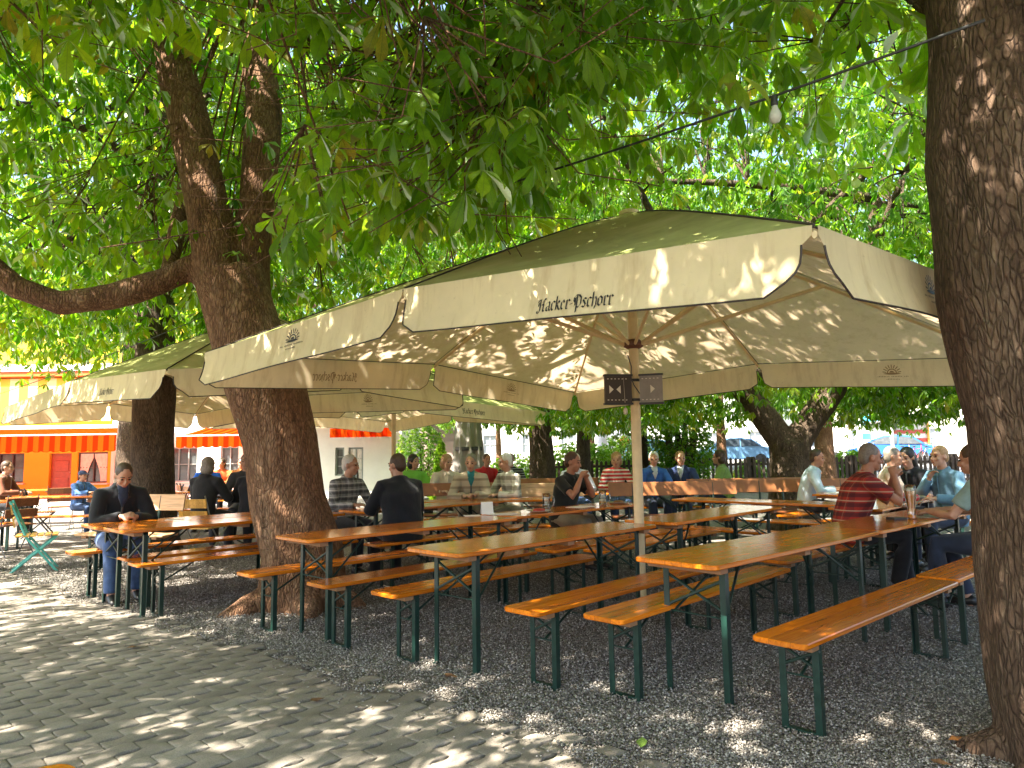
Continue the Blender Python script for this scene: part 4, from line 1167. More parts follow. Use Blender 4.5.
tree('chestnut_tree', 'thick rough-barked chestnut cut off by the right edge', (2.44, 3.04, 0),
     [(trunkB, radB), (stB2, [.3, .29, .25, .15])] + rootsB, ((2.2, 2.4, 6.4), (5.2, 5.2, 3.2)), 235, .215, voxel=.022, amp=.018, far=False, perclump=22, limbs=9, cr=.55, seed=9, zb=3.6, bark=BARKM, limbdir=(-.4, 1.4), yellow=.03)
# --- trees further back
def simple_tree(label, base, r, h, crown, n, seed, lean=(0, 0), fork=None, bark=BARKD, leaf=.2, mat=LEAF, zb=2.3, limbs=7, per=24, cr=.62, group='chestnut trees of the beer garden', name='chestnut_tree', filt=True, yellow=0, extra=()):
    B_ = Vector(base); pts = [B_ + Vector((lean[0] * t * h, lean[1] * t * h, t * h - .1)) for t in (0, .04, .12, .3, .5, .75, 1)]
    rad = [r * k for k in (1.45, 1.2, 1.02, .92, .85, .65, .35)]
    st = []
    if fork:
        zf = fork[0]
        pts = [p for p in pts if p.z < zf] + [B_ + Vector((lean[0] * zf, lean[1] * zf, zf))]; rad = rad[:len(pts) - 1] + [r * .95]
        for dx, dy, rk in fork[1]:
            p0 = pts[-1] - Vector((0, 0, .15))
            st.append(([p0, p0 + Vector((dx * .22, dy * .22, .5)), p0 + Vector((dx * .5, dy * .5, 1.1)), p0 + Vector((dx * .85, dy * .85, 2.2)), p0 + Vector((dx * 1.1, dy * 1.1, 4.5))], [r * rk, r * rk * .92, r * rk * .85, r * rk * .7, r * rk * .3]))
    return tree(name, label, base, [(pts, rad)] + st, crown, n, leaf, mat, bark, .045 if r > .25 else .03, .02, True, per, group, limbs, cr, seed, zb, filt=filt, yellow=yellow, extra=extra)
simple_tree('dark trunked chestnut behind the oblong left parasol', (-5.55, 10.9, 0), .33, 8, ((-5.4, 10.8, 6.0), (4.6, 4.4, 3.6)), 215, 31, (-.02, 0), zb=2.75, leaf=.19, extra=spray(26, -9.6, -6.6, 11, 13, 3.15, 4.3))
simple_tree('wide chestnut forking low in front of the picket fence, right of the mast', (4.85, 12.3, 0), .35, 9, ((4.7, 12.0, 6.0), (5.4, 4.6, 3.9)), 260, 32, (0, 0), (1.5, [(-1.5, .1, .68), (1.6, -.1, .72)]), leaf=.19, zb=1.95, per=28, extra=np.concatenate([spray(26, 1.2, 3.7, 11.3, 13.4, 2.0, 2.9), spray(20, 5.9, 7.9, 11.3, 13.4, 2.0, 2.9)]))
simple_tree('slim chestnut with curved dark trunk left of the mast in the distance', (.72, 17.2, 0), .30, 8, ((.6, 17, 6.0), (4.4, 4.2, 3.7)), 210, 33, (-.02, 0), zb=2.15, per=28, extra=spray(26, -1.0, 3.2, 15.5, 18, 2.2, 3.0))
simple_tree('thin dark chestnut close left of the mast in the distance', (1.95, 19.6, 0), .2, 8, ((2.2, 19.5, 5.6), (3.4, 3.6, 3.4)), 170, 34, (.01, 0), zb=1.9, per=28, extra=spray(22, .8, 4.2, 18.5, 21, 2.1, 3.0))
simple_tree('chestnut just outside the left edge whose leaves hang beside the forked stems', (-6.85, 8.6, 0), .22, 8, ((-7.2, 8.6, 6.2), (4.4, 4.2, 3.6)), 180, 35, (-.04, 0), zb=3.1)
simple_tree('sunlit lime tree beyond the fence, right of the forked chestnut', (10.4, 23.5, .3), .3, 9, ((10.6, 23.5, 6.8), (4.4, 4, 4.2)), 240, 36, (0, 0), (2.6, [(-.7, 0, .6), (.7, .1, .6)]), bark=BARK, mat=LEAF2, leaf=.21, zb=2.5, extra=spray(30, 7.5, 14, 22, 25, 2.4, 3.4), group='trees beyond the fence', name='lime_tree')
simple_tree('sunlit tree with slim grey trunk beyond the fence in the middle', (8.6, 29, .5), .2, 8, ((8.4, 29, 6.5), (4.6, 3.6, 4.0)), 200, 37, bark=BARK, mat=LEAF2, leaf=.24, zb=2.7, group='trees beyond the fence', name='lime_tree')
simple_tree('tall bright tree filling the distance above the near parasol', (3.5, 33, .5), .35, 10, ((3.5, 33, 8.5), (9.0, 5, 6.4)), 460, 38, bark=BARK, mat=LEAF2, leaf=.27, zb=4.4, group='trees beyond the fence', name='lime_tree', cr=.85)
simple_tree('chestnut growing behind the thick right trunk, its boughs hanging low', (9.6, 13.6, 0), .3, 8, ((8.6, 12.4, 5.7), (4.6, 4.4, 3.8)), 250, 39, zb=2.05, leaf=.2, per=28, extra=spray(30, 5.8, 10, 11, 13.5, 2.1, 3.2))
simple_tree('young tree with bright crown before the far white building', (-2.2, 30, 0), .13, 4.6, ((-2.2, 30, 3.6), (1.6, 1.5, 1.2)), 45, 40, bark=BARK, mat=LEAF2, leaf=.2, zb=2.7, group='trees beyond the fence', name='young_tree', cr=.4)
simple_tree('young tree with sparse crown left of the slim curved trunk', (-.6, 29, 0), .13, 4.8, ((-.5, 29, 3.9), (1.7, 1.5, 1.3)), 45, 41, bark=BARK, mat=LEAF2, leaf=.2, zb=2.8, group='trees beyond the fence', name='young_tree', cr=.4)
simple_tree('slim young tree with grey trunk left of the mast before the white buildings', (1.3, 33, 0), .16, 5, ((1.3, 33, 4.6), (1.5, 1.5, 1.3)), 36, 42, bark=BARK, mat=LEAF2, leaf=.22, zb=3.2, group='trees beyond the fence', name='young_tree', cr=.4)
simple_tree('chestnut overhead at the left whose leaves hang into the top corner', (-5.2, 2.2, 0), .35, 8, ((-4.2, 1.3, 6.6), (4.9, 5.4, 3.0)), 390, 43, zb=3.7, leaf=.2, yellow=.03)
simple_tree('broad dark chestnut filling the gap above the oblong parasol', (-9.5, 17.5, 0), .35, 9, ((-8.0, 17, 7.2), (5.6, 4.6, 4.2)), 230, 44, zb=4.3, leaf=.22)
simple_tree('tall tree rising behind the yellow restaurant at the far left', (-22, 39.5, 0), .4, 13, ((-20, 39.5, 11.0), (10, 4.5, 6)), 300, 46, zb=5.2, leaf=.26, cr=.85, limbs=7)
simple_tree('chestnut in the row behind, above the middle of the near parasol', (4.0, 22.2, 0), .26, 9, ((1.8, 21.8, 7.0), (6.6, 3.8, 4.4)), 330, 45, zb=3.0, leaf=.22)

# ivy column, shrubs and conifers
def bush(name, label, cat, base, radii, n, leaf, mat, seed, group=None, stem=None):
    rg = np.random.default_rng(seed)
    r = empty(name, base, 0, label, cat, group)
    b = MB(); h = radii[2]
    for k in range(4):
        a = k * 1.6; b.tube([(0, 0, 0), (math.cos(a) * radii[0] * .3, math.sin(a) * radii[1] * .3, h * .8), (math.cos(a) * radii[0] * .5, math.sin(a) * radii[1] * .5, h * 1.5)], [.04, .03, .012] if stem is None else [stem, stem * .8, stem * .3], 6)
    b.build('stem', BARKD, r, True)
    d = rg.normal(0, 1, (n, 3)); d /= np.linalg.norm(d, axis=1, keepdims=True)
    lob = rg.normal(0, 1, (7, 3)); lob /= np.linalg.norm(lob, axis=1, keepdims=True)
    k = (.35 + .65 * rg.random(n) ** .5) * (1 + .25 * np.max(d @ lob.T, axis=1) - .2)
    P = d * k[:, None] * np.array(radii) + np.array([0, 0, radii[2] * 1.02])
    P = P[P[:, 2] > .02]
    leaf_mesh('foliage', P, P * np.array([1, 1, .3]) - np.array([0, 0, .1]) + rg.normal(0, .3, P.shape), leaf * rg.uniform(.7, 1.2, len(P)), mat, r, True, rg)
    return r
def conifer(label, base, h, w, seed):
    rg = np.random.default_rng(seed)
    r = empty('conifer', base, 0, label, 'conifer', 'shrubs by the white wing')
    b = MB(); b.tube([(0, 0, 0), (0, 0, h * .9)], [.05, .015], 6); b.build('stem', BARKD, r)
    n = 1500; z = rg.random(n) ** 1.3; a = rg.random(n) * 2 * PI; rad = w * (1 - z) ** .75 * (.55 + .45 * rg.random(n))
    P = np.stack([rad * np.cos(a), rad * np.sin(a), z * h], 1)
    D = P * np.array([1, 1, 0]) + np.array([0, 0, .5]); leaf_mesh('foliage', P, D, .1 * rg.uniform(.7, 1.2, n), LEAF2, r, True, rg)
bush('ivy_column', 'bushy ivy-grown stump right of the mast by the fence', 'ivy', (5.15, 21.5, 0), (.95, .8, 1.5), 2600, .12, LEAF, 51, stem=.2)
bush('shrub', 'bright green shrub beside the white wing', 'shrub', (-2.95, 22.5, 0), (.75, .7, 1.25), 1500, .12, LEAF2, 52, 'shrubs by the white wing')
conifer('slim bright conifer left of the closed grey parasol', (-2.1, 20.5, 0), 1.75, .38, 53)
conifer('small conifer touching the closed grey parasol', (-1.55, 20.8, 0), 1.5, .3, 54)
bush('shrub', 'yellow-green shrub behind the thin dark chestnut', 'shrub', (2.6, 26, 0), (1.6, .9, .95), 1700, .14, LEAF2, 55, 'shrubs along the fence')
bush('shrub', 'leafy shrub left of the pale blue car behind the fence', 'shrub', (4.3, 27, .3), (1.0, .8, .9), 1300, .14, LEAF2, 56, 'shrubs along the fence')
bush('shrub', 'low shrub left of the dark curved trunk in the distance', 'shrub', (.1, 26, 0), (1.1, .7, .7), 1100, .13, LEAF2, 57, 'shrubs along the fence')
bush('shrub', 'dark green shrub at the fence right of the lime trunk', 'shrub', (12.4, 26, .2), (.8, .7, .6), 700, .15, LEAF, 58, 'shrubs along the fence')
bush('shrub', 'leafy shrub right of the middle car behind the fence', 'shrub', (8.6, 25.6, 0), (.6, .5, .55), 500, .14, LEAF, 59, 'shrubs along the fence')
# ------------------------------------------------------------------ people
def skin_mat(name, col):
    t = NT(name); v = t.obj()
    c = t.ramp(t.noise(v, 14, 4), [(.3, tuple(x * .85 for x in col)), (.7, tuple(min(1, x * 1.1) for x in col))])
    p = t.bsdf(c, .5, t.bump(t.noise(v, 180, 2), .15, .001)); p.inputs['Subsurface Weight'].default_value = .12; p.inputs['Subsurface Radius'].default_value = (.012, .005, .003); return t.mat
SKIN = skin_mat('skin_fair', (.5, .27, .18)); SKIN2 = skin_mat('skin_tanned', (.42, .2, .12))
def cloth(name, col, var=.25, scale=7, bump=.35):
    if name in _mats: return _mats[name]
    t = NT(name); v = t.obj()
    c = t.ramp(t.noise(v, scale, 5, .6), [(.3, tuple(x * (1 - var) for x in col)), (.7, tuple(min(1, x * (1 + var)) for x in col))])
    h = t.math('ADD', t.noise(v, 11, 4, .55, .6), t.math('MULTIPLY', t.noise(v, 300, 1), .08))
    p = t.bsdf(c, .85, t.bump(h, bump, .02), spec=.25); p.inputs['Sheen Weight'].default_value = .15
    _mats[name] = t.mat; return t.mat
def plaid(name, base, dark, light, k):
    t = NT(name); tc = t.n('ShaderNodeTexCoord'); sx = t.n('ShaderNodeSeparateXYZ'); t.l(tc.outputs['Object'], sx.inputs[0])
    def band(sock, ph, w):
        f = t.math('FRACT', t.math('ADD', t.math('MULTIPLY', sock, k), ph)); return t.math('LESS_THAN', f, w)
    hx = t.math('ADD', sx.outputs[1], t.math('MULTIPLY', sx.outputs[0], .8))
    c = t.mix(t.math('MULTIPLY', band(sx.outputs[1], .2, .35), .4), base, dark)
    c = t.mix(t.math('MULTIPLY', band(sx.outputs[2], .0, .4), .7), c, dark)
    c = t.mix(t.math('MULTIPLY', band(sx.outputs[2], .45, .12), .75), c, light)
    c = t.mix(t.math('MULTIPLY', band(sx.outputs[1], .72, .1), .2), c, light)
    t.bsdf(c, .85, t.bump(t.noise(tc.outputs['Object'], 11, 4, .55, .6), .35, .02), spec=.25); return t.mat
def stripes(name, a, b_, k, w=.5):
    t = NT(name); tc = t.n('ShaderNodeTexCoord'); sx = t.n('ShaderNodeSeparateXYZ'); t.l(tc.outputs['Object'], sx.inputs[0])
    f = t.math('LESS_THAN', t.math('FRACT', t.math('MULTIPLY', sx.outputs[2], k)), w)
    t.bsdf(t.mix(f, a, b_), .85, t.bump(t.noise(tc.outputs['Object'], 11, 4), .35, .02), spec=.25); return t.mat
HAIRG = plain('grey_hair', (.2, .17, .14), .6, .3, 60, .4); HAIRB = plain('brown_hair', (.06, .032, .018), .5, .3, 60, .4); HAIRK = plain('black_hair', (.012, .01, .01), .4, .3, 60, .4); HAIRW = plain('white_hair', (.62, .6, .56), .6, .15, 60, .4); HAIRL = plain('fair_hair', (.35, .2, .09), .5, .3, 60, .4)
EYE_M = plain('dark_eye', (.02, .015, .012), .15, .1); LIP = plain('lips', (.4, .15, .12), .45, .1)
ZIPM = plain('zip_metal', (.12, .12, .12), .4, .2, 30, metal=.5)
SHOE = plain('black_shoe', (.015, .014, .014), .4, .2, 20, .1); SHOEB = plain('brown_shoe', (.1, .05, .025), .45, .2, 20, .1)

def ik(S, W, l1, l2, hint):
    d = W - S; L = min(d.length, (l1 + l2) * .995); dn = d.normalized(); W2 = S + dn * L
    a = (l1 * l1 - l2 * l2 + L * L) / (2 * L); h = math.sqrt(max(0, l1 * l1 - a * a))
    hv = hint - dn * hint.dot(dn); hv.normalize()
    return S + dn * a + hv * h, W2
def add_hand(b, W, d, nrm, curl, sgn, s=1.0):
    d = d.normalized(); nrm = (nrm - d * nrm.dot(d)).normalized(); side = d.cross(nrm) * sgn
    b.tube([W - d * .02 * s, W + d * .015 * s, W + d * .05 * s, W + d * .088 * s], [(.026 * s, .02 * s), (.031 * s, .019 * s), (.04 * s, .016 * s), (.04 * s, .013 * s)], 10, up=side)
    for k, (o, ln) in enumerate(((.031, .072), (.0105, .08), (-.0105, .075), (-.031, .058))):
        p = W + d * .08 * s + side * o * s; f = (d + side * o * 2.2).normalized(); pts = [p - d * .02 * s, p]
        ang = 0
        for seg in (.42, .33, .28):
            ang += curl * (1 + .12 * k)
            g = f * math.cos(ang) + nrm * math.sin(ang)
            p = p + g * ln * seg * s; pts.append(p)
        b.tube(pts, [.0095 * s, .0092 * s, .0085 * s, .008 * s, .0065 * s], 8)
    p = W + d * .022 * s + side * .03 * s; f = (side * .75 + d * .7 + nrm * .25).normalized()
    b.tube([p - side * .015 * s, p, p + f * .035 * s, p + (f + d * .4 + nrm * .5 * curl).normalized() * .062 * s], [.013 * s, .0135 * s, .011 * s, .008 * s], 8)

def person(label, loc, rz, top, top_m, trou_m, hair=None, hair_m=None, skin=SKIN, lean=8, head=(0, 0), hands=None, hints=None, legs=(0.0, 0.0), voxel=.011, seat=.475, curl=.45, shoe=SHOE, s=1.0, bulk=1.0, group='guests at the tables', extras=(), palms=None, spread=.12, hdrop=0.0, inner=None):
    root = empty('person', loc, rz, label, 'person', group)
    ln = math.radians(lean)
    Y = Vector((0, 1, 0))
    hz = seat + .10 * s
    P0 = Vector((0, 0, hz)); fw = lambda a, l: Vector((math.sin(a) * l, 0, math.cos(a) * l)) * s
    P1 = P0 + fw(ln * .4, .17); P2 = P1 + fw(ln, .19); P3 = P2 + fw(ln * 1.25, .13); N0 = P3 + fw(ln * 1.3, .05)
    Hc = N0 + Vector((.035, 0, .135 - hdrop)) * s + fw(ln * .8, .02)
    Mh = Matrix.Translation(Hc) @ Matrix.Rotation(math.radians(head[0]), 4, 'Z') @ Matrix.Rotation(math.radians(head[1]), 4, 'Y') @ Matrix.Scale(s, 4)
    def torso(b, g, neck=True, low=-.09):
        w = bulk
        pth = [P0 + Vector((0, 0, low * s)), P0, P1, P2, P3, P3 + (N0 - P3) * .75]
        rad = [(.15 * w + g, .115 * w + g), (.172 * w + g, .125 * w + g), (.15 * w + g, .112 * w + g), (.168 * w + g, .118 * w + g), (.155 * w + g, .09 + g), (.075 + g * .6, .07 + g * .6)]
        rad = [(a * s, c * s) for a, c in rad]
        b.tube(pth, rad, 18, up=Y)
        if neck: b.tube([P3, N0, Hc - Vector((0, 0, .02))], [.06 * s, .055 * s, .052 * s], 12)
    arms = []
    hands = hands or ((.40, .13, .80), (.40, -.13, .80)); hints = hints or ((-.3, .7, -.7), (-.3, -.7, -.7))
    palms = palms or ((0, -.25, -1), (0, .25, -1))
    for k, sg in ((0, 1), (1, -1)):
        S = P3 + Vector((0, sg * .185 * s * (.6 + .4 * bulk), -.025 * s)); W = Vector(hands[k])
        E_, W2 = ik(S, W, .29 * s, .26 * s, Vector(hints[k])); arms.append((S, E_, W2, sg))
    def leg_pts(k, sg):
        hip = P0 + Vector((.0, sg * .092 * s, -.01)); kn = P0 + Vector((.43 * s, sg * spread * s, -.035)); an = Vector((.43 * s + legs[k], sg * spread * s, .085 * s))
        if seat < .44 and False: pass
        return hip, kn, an
    # body: one continuous skin from fingers to feet
    b = MB(); torso(b, 0)
    for S, E_, W2, sg in arms:
        b.tube([P3 + (S - P3) * .35, S, S.lerp(E_, .4), E_, E_.lerp(W2, .35), W2], [.05 * s, .055 * s, .047 * s, .039 * s, .04 * s, .026 * s], 12)
        fd = (W2 - E_).normalized(); hd = fd
        add_hand(b, W2, hd, Vector(palms[0 if sg > 0 else 1]), curl, -sg if False else sg, s)
    for k, sg in ((0, 1), (1, -1)):
        hip, kn, an = leg_pts(k, sg)
        b.tube([hip, hip.lerp(kn, .5), kn, kn.lerp(an, .3), an, an - Vector((0, 0, .05 * s))], [.085 * s, .075 * s, .055 * s, .056 * s, .036 * s, .036 * s], 12)
        b.tube([an + Vector((-.05, 0, -.05)) * s, an + Vector((.06, 0, -.045)) * s, an + Vector((.15, 0, -.055)) * s], [.035 * s, .036 * s, .026 * s], 10)
    H = lambda x, y, z: (x, y, z)
    b.ball((-.005, 0, .025), (.094, .075, .097), Mh); b.ball((.03, 0, -.052), (.06, .056, .06), Mh); b.ball((.062, 0, -.092), (.03, .03, .024), Mh)
    b.tube([Mh @ Vector((.086, 0, .012)), Mh @ Vector((.102, 0, -.012)), Mh @ Vector((.108, 0, -.03)), Mh @ Vector((.09, 0, -.04))], [.009 * s, .012 * s, .017 * s, .013 * s], 8)
    for sg in (-1, 1):
        b.ball((-.008, sg * .077, -.008), (.02, .011, .032), Mh, nu=8, nv=6); b.ball((.06, sg * .036, -.03), (.03, .026, .024), Mh, nu=8, nv=6); b.ball((.078, sg * .03, .026), (.016, .026, .009), Mh, nu=8, nv=6)
    b.ball((.084, 0, -.066), (.014, .026, .014), Mh, nu=8, nv=6)
    body = b.build('body', skin, root); remesh(body, voxel, 2, .45)
    # clothes
    g = {'short': .014, 'long': .015, 'jacket': .022}[top]
    b = MB(); torso(b, g, False, -.1)
    for S, E_, W2, sg in arms:
        if top == 'short':
            e2 = S.lerp(E_, .68); b.tube([P3 + (S - P3) * .3, S, S.lerp(E_, .35), e2], [(.06 + g) * s, (.06 + g) * s, (.058 + g) * s, (.06 + g) * s], 12)
        else:
            w2 = E_.lerp(W2, .94)
            b.tube([P3 + (S - P3) * .3, S, S.lerp(E_, .4), E_, E_.lerp(w2, .4), w2], [(.058 + g) * s, (.06 + g) * s, (.05 + g) * s, (.046 + g) * s, (.043 + g) * s, (.033 + g) * s], 12)
    if top == 'jacket': b.tube([P3 + Vector((-.02, 0, .01)), N0 + Vector((-.015, 0, .035))], [(.1 * s, .095 * s), (.085 * s, .085 * s)], 14, up=Y)
    else: b.tube([P3 + Vector((0, 0, .0)), N0 + Vector((-.005, 0, .018))], [(.09 * s, .085 * s), (.068 * s, .07 * s)], 14, up=Y)
    if top != 'short' or 'shirt' in label:
        for sg in (-1, 1):
            b.tube([N0 + Vector((-.06, sg * .025, .035)) * s, N0 + Vector((.0, sg * .068, .022)) * s, N0 + Vector((.06, sg * .04, -.02)) * s, N0 + Vector((.085, sg * .03, -.06)) * s], [(.016 * s, .024 * s)] * 4, 8)
    nm = {'short': 'shirt', 'long': 'shirt', 'jacket': 'jacket'}[top]
    t_ = b.build(nm, top_m, root); remesh(t_, .015, 3, .5); bark_bumps(t_, .011, len(label), .6, 8)
    if top != 'short':
        fr = []
        for P_, a_, rb_ in ((P0, .4, .125), (P1, .7, .112), (P2, 1.1, .118), (P3, 1.25, .09)):
            n_ = Vector((math.cos(ln * a_), 0, -math.sin(ln * a_))); fr.append(P_ + n_ * ((rb_ * bulk + g) * s + .001))
        top_p = N0 + Vector((.07 * s, 0, -.03 * s))
        b = MB(); b.tube(fr + [top_p], [(.011 * s, .007)] * 5, 6, up=Y)
        b.build('zip' if top == 'jacket' else 'placket', ZIPM if top == 'jacket' else top_m, t_, True)
        if inner is not None:
            b = MB(); q0 = fr[2].lerp(fr[3], .25); b.tube([q0, fr[3] + Vector((.004, 0, 0)), top_p + Vector((.006, 0, .012)), N0 + Vector((.03 * s, 0, .04 * s))], [(.008 * s, .008), (.045 * s, .012), (.05 * s, .016), (.055 * s, .03)], 10, up=Y); b.build('shirt_front', inner, root, True)
    b = MB(); gl = .014
    b.ball(tuple(P0 + Vector((.0, 0, -.01))), ((.135 + gl) * s, (.175 + gl) * s * bulk, (.115) * s))
    for k, sg in ((0, 1), (1, -1)):
        hip, kn, an = leg_pts(k, sg)
        b.tube([hip, hip.lerp(kn, .5), kn, kn.lerp(an, .35), an + Vector((0, 0, .02))], [(.088 + gl) * s, (.08 + gl) * s, (.062 + gl) * s, (.06 + gl) * s, (.048 + gl) * s], 12)
    t_ = b.build('trousers', trou_m, root); remesh(t_, .016, 3, .5); bark_bumps(t_, .009, len(label) + 3, 1.0, 7)
    for k, sg in ((0, 1), (1, -1)):
        hip, kn, an = leg_pts(k, sg)
        b = MB(); b.tube([an + Vector((-.075, 0, -.045)) * s, an + Vector((-.03, 0, -.03)) * s, an + Vector((.05, 0, -.035)) * s, an + Vector((.13, 0, -.05)) * s, an + Vector((.185, 0, -.058)) * s], [(.03 * s, .035 * s), (.042 * s, .05 * s), (.045 * s, .045 * s), (.045 * s, .034 * s), (.028 * s, .022 * s)], 12, up=Y)
        b.box(tuple(an + Vector((.055, 0, -.078)) * s), (.27 * s, .085 * s, .014 * s)); sh = b.build('shoe', shoe, root, True)
    for sg in (-1, 1):
        b = MB(); b.ball((.0835, sg * .033, .005), (.0085, .0125, .008), Mh, nu=10, nv=7); b.build('eye', EYE_M, root, True)
    b = MB()
    for sg in (-1, 1): b.tube([Mh @ Vector((.089, sg * .014, .03)), Mh @ Vector((.088, sg * .034, .036)), Mh @ Vector((.076, sg * .054, .03))], [(.004 * s, .006 * s)] * 3, 6)
    b.build('brow', hair_m or HAIRB, root, True)
    b = MB(); b.ball((.0935, 0, -.064), (.0075, .022, .0045), Mh, nu=10, nv=6); b.ball((.0925, 0, -.072), (.0075, .02, .005), Mh, nu=10, nv=6); b.build('lips', LIP, root, True)
    if hair:
        b = MB()
        if hair == 'short':
            b.ball((-.016, 0, .04), (.094, .083, .092), Mh); b.ball((-.05, 0, -.01), (.055, .074, .07), Mh)
        elif hair == 'bald':
            b.ball((-.045, 0, -.008), (.062, .08, .05), Mh)
        elif hair == 'long':
            b.ball((-.018, 0, .04), (.1, .09, .096), Mh); b.ball((-.055, 0, -.06), (.065, .09, .12), Mh); b.ball((-.075, 0, -.15), (.045, .085, .1), Mh)
        elif hair == 'bob':
            b.ball((-.018, 0, .042), (.1, .092, .096), Mh); b.ball((-.045, 0, -.045), (.075, .1, .09), Mh)
        ho = b.build('hair', hair_m, root); remesh(ho, .010, 2, .5); bark_bumps(ho, .010, 5, .3, 24)
    for e in extras:
        b = MB()
        if e[0] == 'hood':
            b.ball((-.035, 0, .015), (.115, .115, .135), Mh); b.ball((-.06, 0, -.1), (.12, .14, .12), Mh); nm = 'hood'
        elif e[0] == 'cap':
            b.ball((-.012, 0, .06), (.102, .088, .08), Mh); b.tube([Mh @ Vector((.06, 0, .065)), Mh @ Vector((.16, 0, .05))], [(.07 * s, .012 * s), (.055 * s, .006 * s)], 12, up=Mh.to_3x3() @ Y); nm = 'cap'
        elif e[0] == 'glasses':
            for sg in (-1, 1): b.tube([Mh @ Vector((.1, sg * (.034 + .024 * math.cos(a)), .004 + .019 * math.sin(a))) for a in [i * PI / 6 for i in range(13)]], .002, 5); b.tube([Mh @ Vector((.1, sg * .058, .008)), Mh @ Vector((-.005, sg * .079, .006))], .002, 5)
            nm = 'spectacles'
        elif e[0] == 'beard':
            b.ball((.045, 0, -.085), (.055, .06, .045), Mh); nm = 'beard'
        o = b.build(nm, e[1], root); 
        if e[0] in ('hood', 'beard'): remesh(o, .011, 2, .5)
    return root
DENIM = cloth('blue_denim', (.05, .09, .2), .35, 9); DENIMD = cloth('dark_denim', (.03, .04, .07)); KHAKI = cloth('khaki', (.24, .2, .14)); DARKT = cloth('dark_trousers', (.025, .025, .03))
JB = cloth('black_jacket_cloth', (.014, .015, .02)); JN = cloth('navy_jacket_cloth', (.02, .035, .1)); JBLUE = cloth('blue_jacket_cloth', (.03, .1, .33), .45)
FB = math.atan2(VB.y, VB.x)        # facing across the rows, towards the camera's right
def pAB(a, b): v = AB(a, b); return (v.x, v.y, 0)
# nearest ones
person('man in red plaid short-sleeved shirt, elbows on the table, hands at his face', (3.22, 6.82, 0), FB + .5, 'short', plaid('red_plaid', (.36, .035, .025), (.05, .02, .025), (.5, .38, .26), 11), DARKT, 'short', HAIRG, SKIN2, lean=20, head=(8, 8),
       hands=((.41, .03, 1.08), (.39, -.10, 1.10)), hints=((.3, .35, -1), (.3, -.5, -1)), palms=((.2, -1, 0), (.2, 1, 0)), voxel=.0068, curl=.6, bulk=1.2, s=1.05, legs=(.05, -.1))
person('person in grey-green top and dark jeans half hidden by the right trunk', (3.98, 5.84, 0), FB + PI - .1, 'short', cloth('grey_green_shirt', (.2, .27, .25)), DENIMD, 'short', HAIRB, SKIN, lean=14, head=(0, 10),
       hands=((.47, .12, .81), (.5, -.1, .81)), voxel=.0075, legs=(.02, -.12))
person('man in dark jacket and blue jeans sitting at the far left table end', pAB(2.42, -7.93), FB - .1, 'jacket', JB, DENIM, 'short', HAIRB, SKIN, lean=22, head=(6, 32), hands=((.40, .08, .80), (.42, -.04, .81)), palms=((0, -.8, -.5), (0, .8, -.5)), voxel=.0075, legs=(-.04, .06), curl=.55, bulk=.98, hdrop=.03, inner=cloth('dark_blue_shirt', (.03, .04, .08)))
person('man in black t-shirt raising both hands to his mouth behind the glasses table', pAB(6.72, -5.6), FB + .05, 'short', cloth('black_tshirt', (.02, .022, .02)), KHAKI, 'short', HAIRB, SKIN2, lean=14, head=(20, 10), hands=((.34, .02, 1.06), (.34, -.09, 1.07)), hints=((.3, .5, -1), (.3, -.5, -1)), palms=((.2, -1, 0), (.2, 1, 0)), voxel=.0085, curl=.6, bulk=1.12)
person('broad man in black jacket seen from behind at the table beyond the forked trunk', pAB(4.62, -6.06), FB + PI - .2, 'jacket', JB, DARKT, 'short', HAIRB, SKIN, lean=12, head=(20, 8), voxel=.01, bulk=1.28)
person('man in black and white checked shirt leaning on the table right of the forked trunk', pAB(4.75, -7.42), FB + .1, 'long', plaid('check_shirt', (.3, .3, .3), (.03, .03, .035), (.62, .6, .58), 13), DARKT, 'short', HAIRW, SKIN, lean=12, head=(30, 6), voxel=.01)
person('man in pale blue shirt seen from the side, left of the plaid shirt man', (4.27, 10.35, 0), FB + .35, 'long', cloth('pale_blue_shirt', (.42, .52, .62), .15), DARKT, 'short', HAIRB, SKIN2, lean=16, head=(0, 10), voxel=.011)
person('dark-haired person in black with a grey collar between the plaid man and the right trunk', (5.1, 8.95, 0), PI + .55, 'jacket', JB, DARKT, 'long', HAIRK, SKIN, lean=16, head=(0, 15), voxel=.011)
person('person in blue-grey top with hand at the chin beside the right trunk', (5.0, 8.1, 0), PI + .25, 'long', cloth('blue_grey_top', (.1, .2, .3)), DENIMD, 'short', HAIRL, SKIN, lean=10, hands=((.36, .13, .8), (.24, -.04, 1.02)), hints=((-.3, .7, -.7), (.3, -.5, -1)), voxel=.011)
person('man in light shirt largely hidden behind the plaid shirt man', (4.6, 8.75, 0), -.4, 'long', cloth('light_shirt', (.55, .45, .38), .12), DARKT, 'short', HAIRG, SKIN, lean=8, voxel=.012)
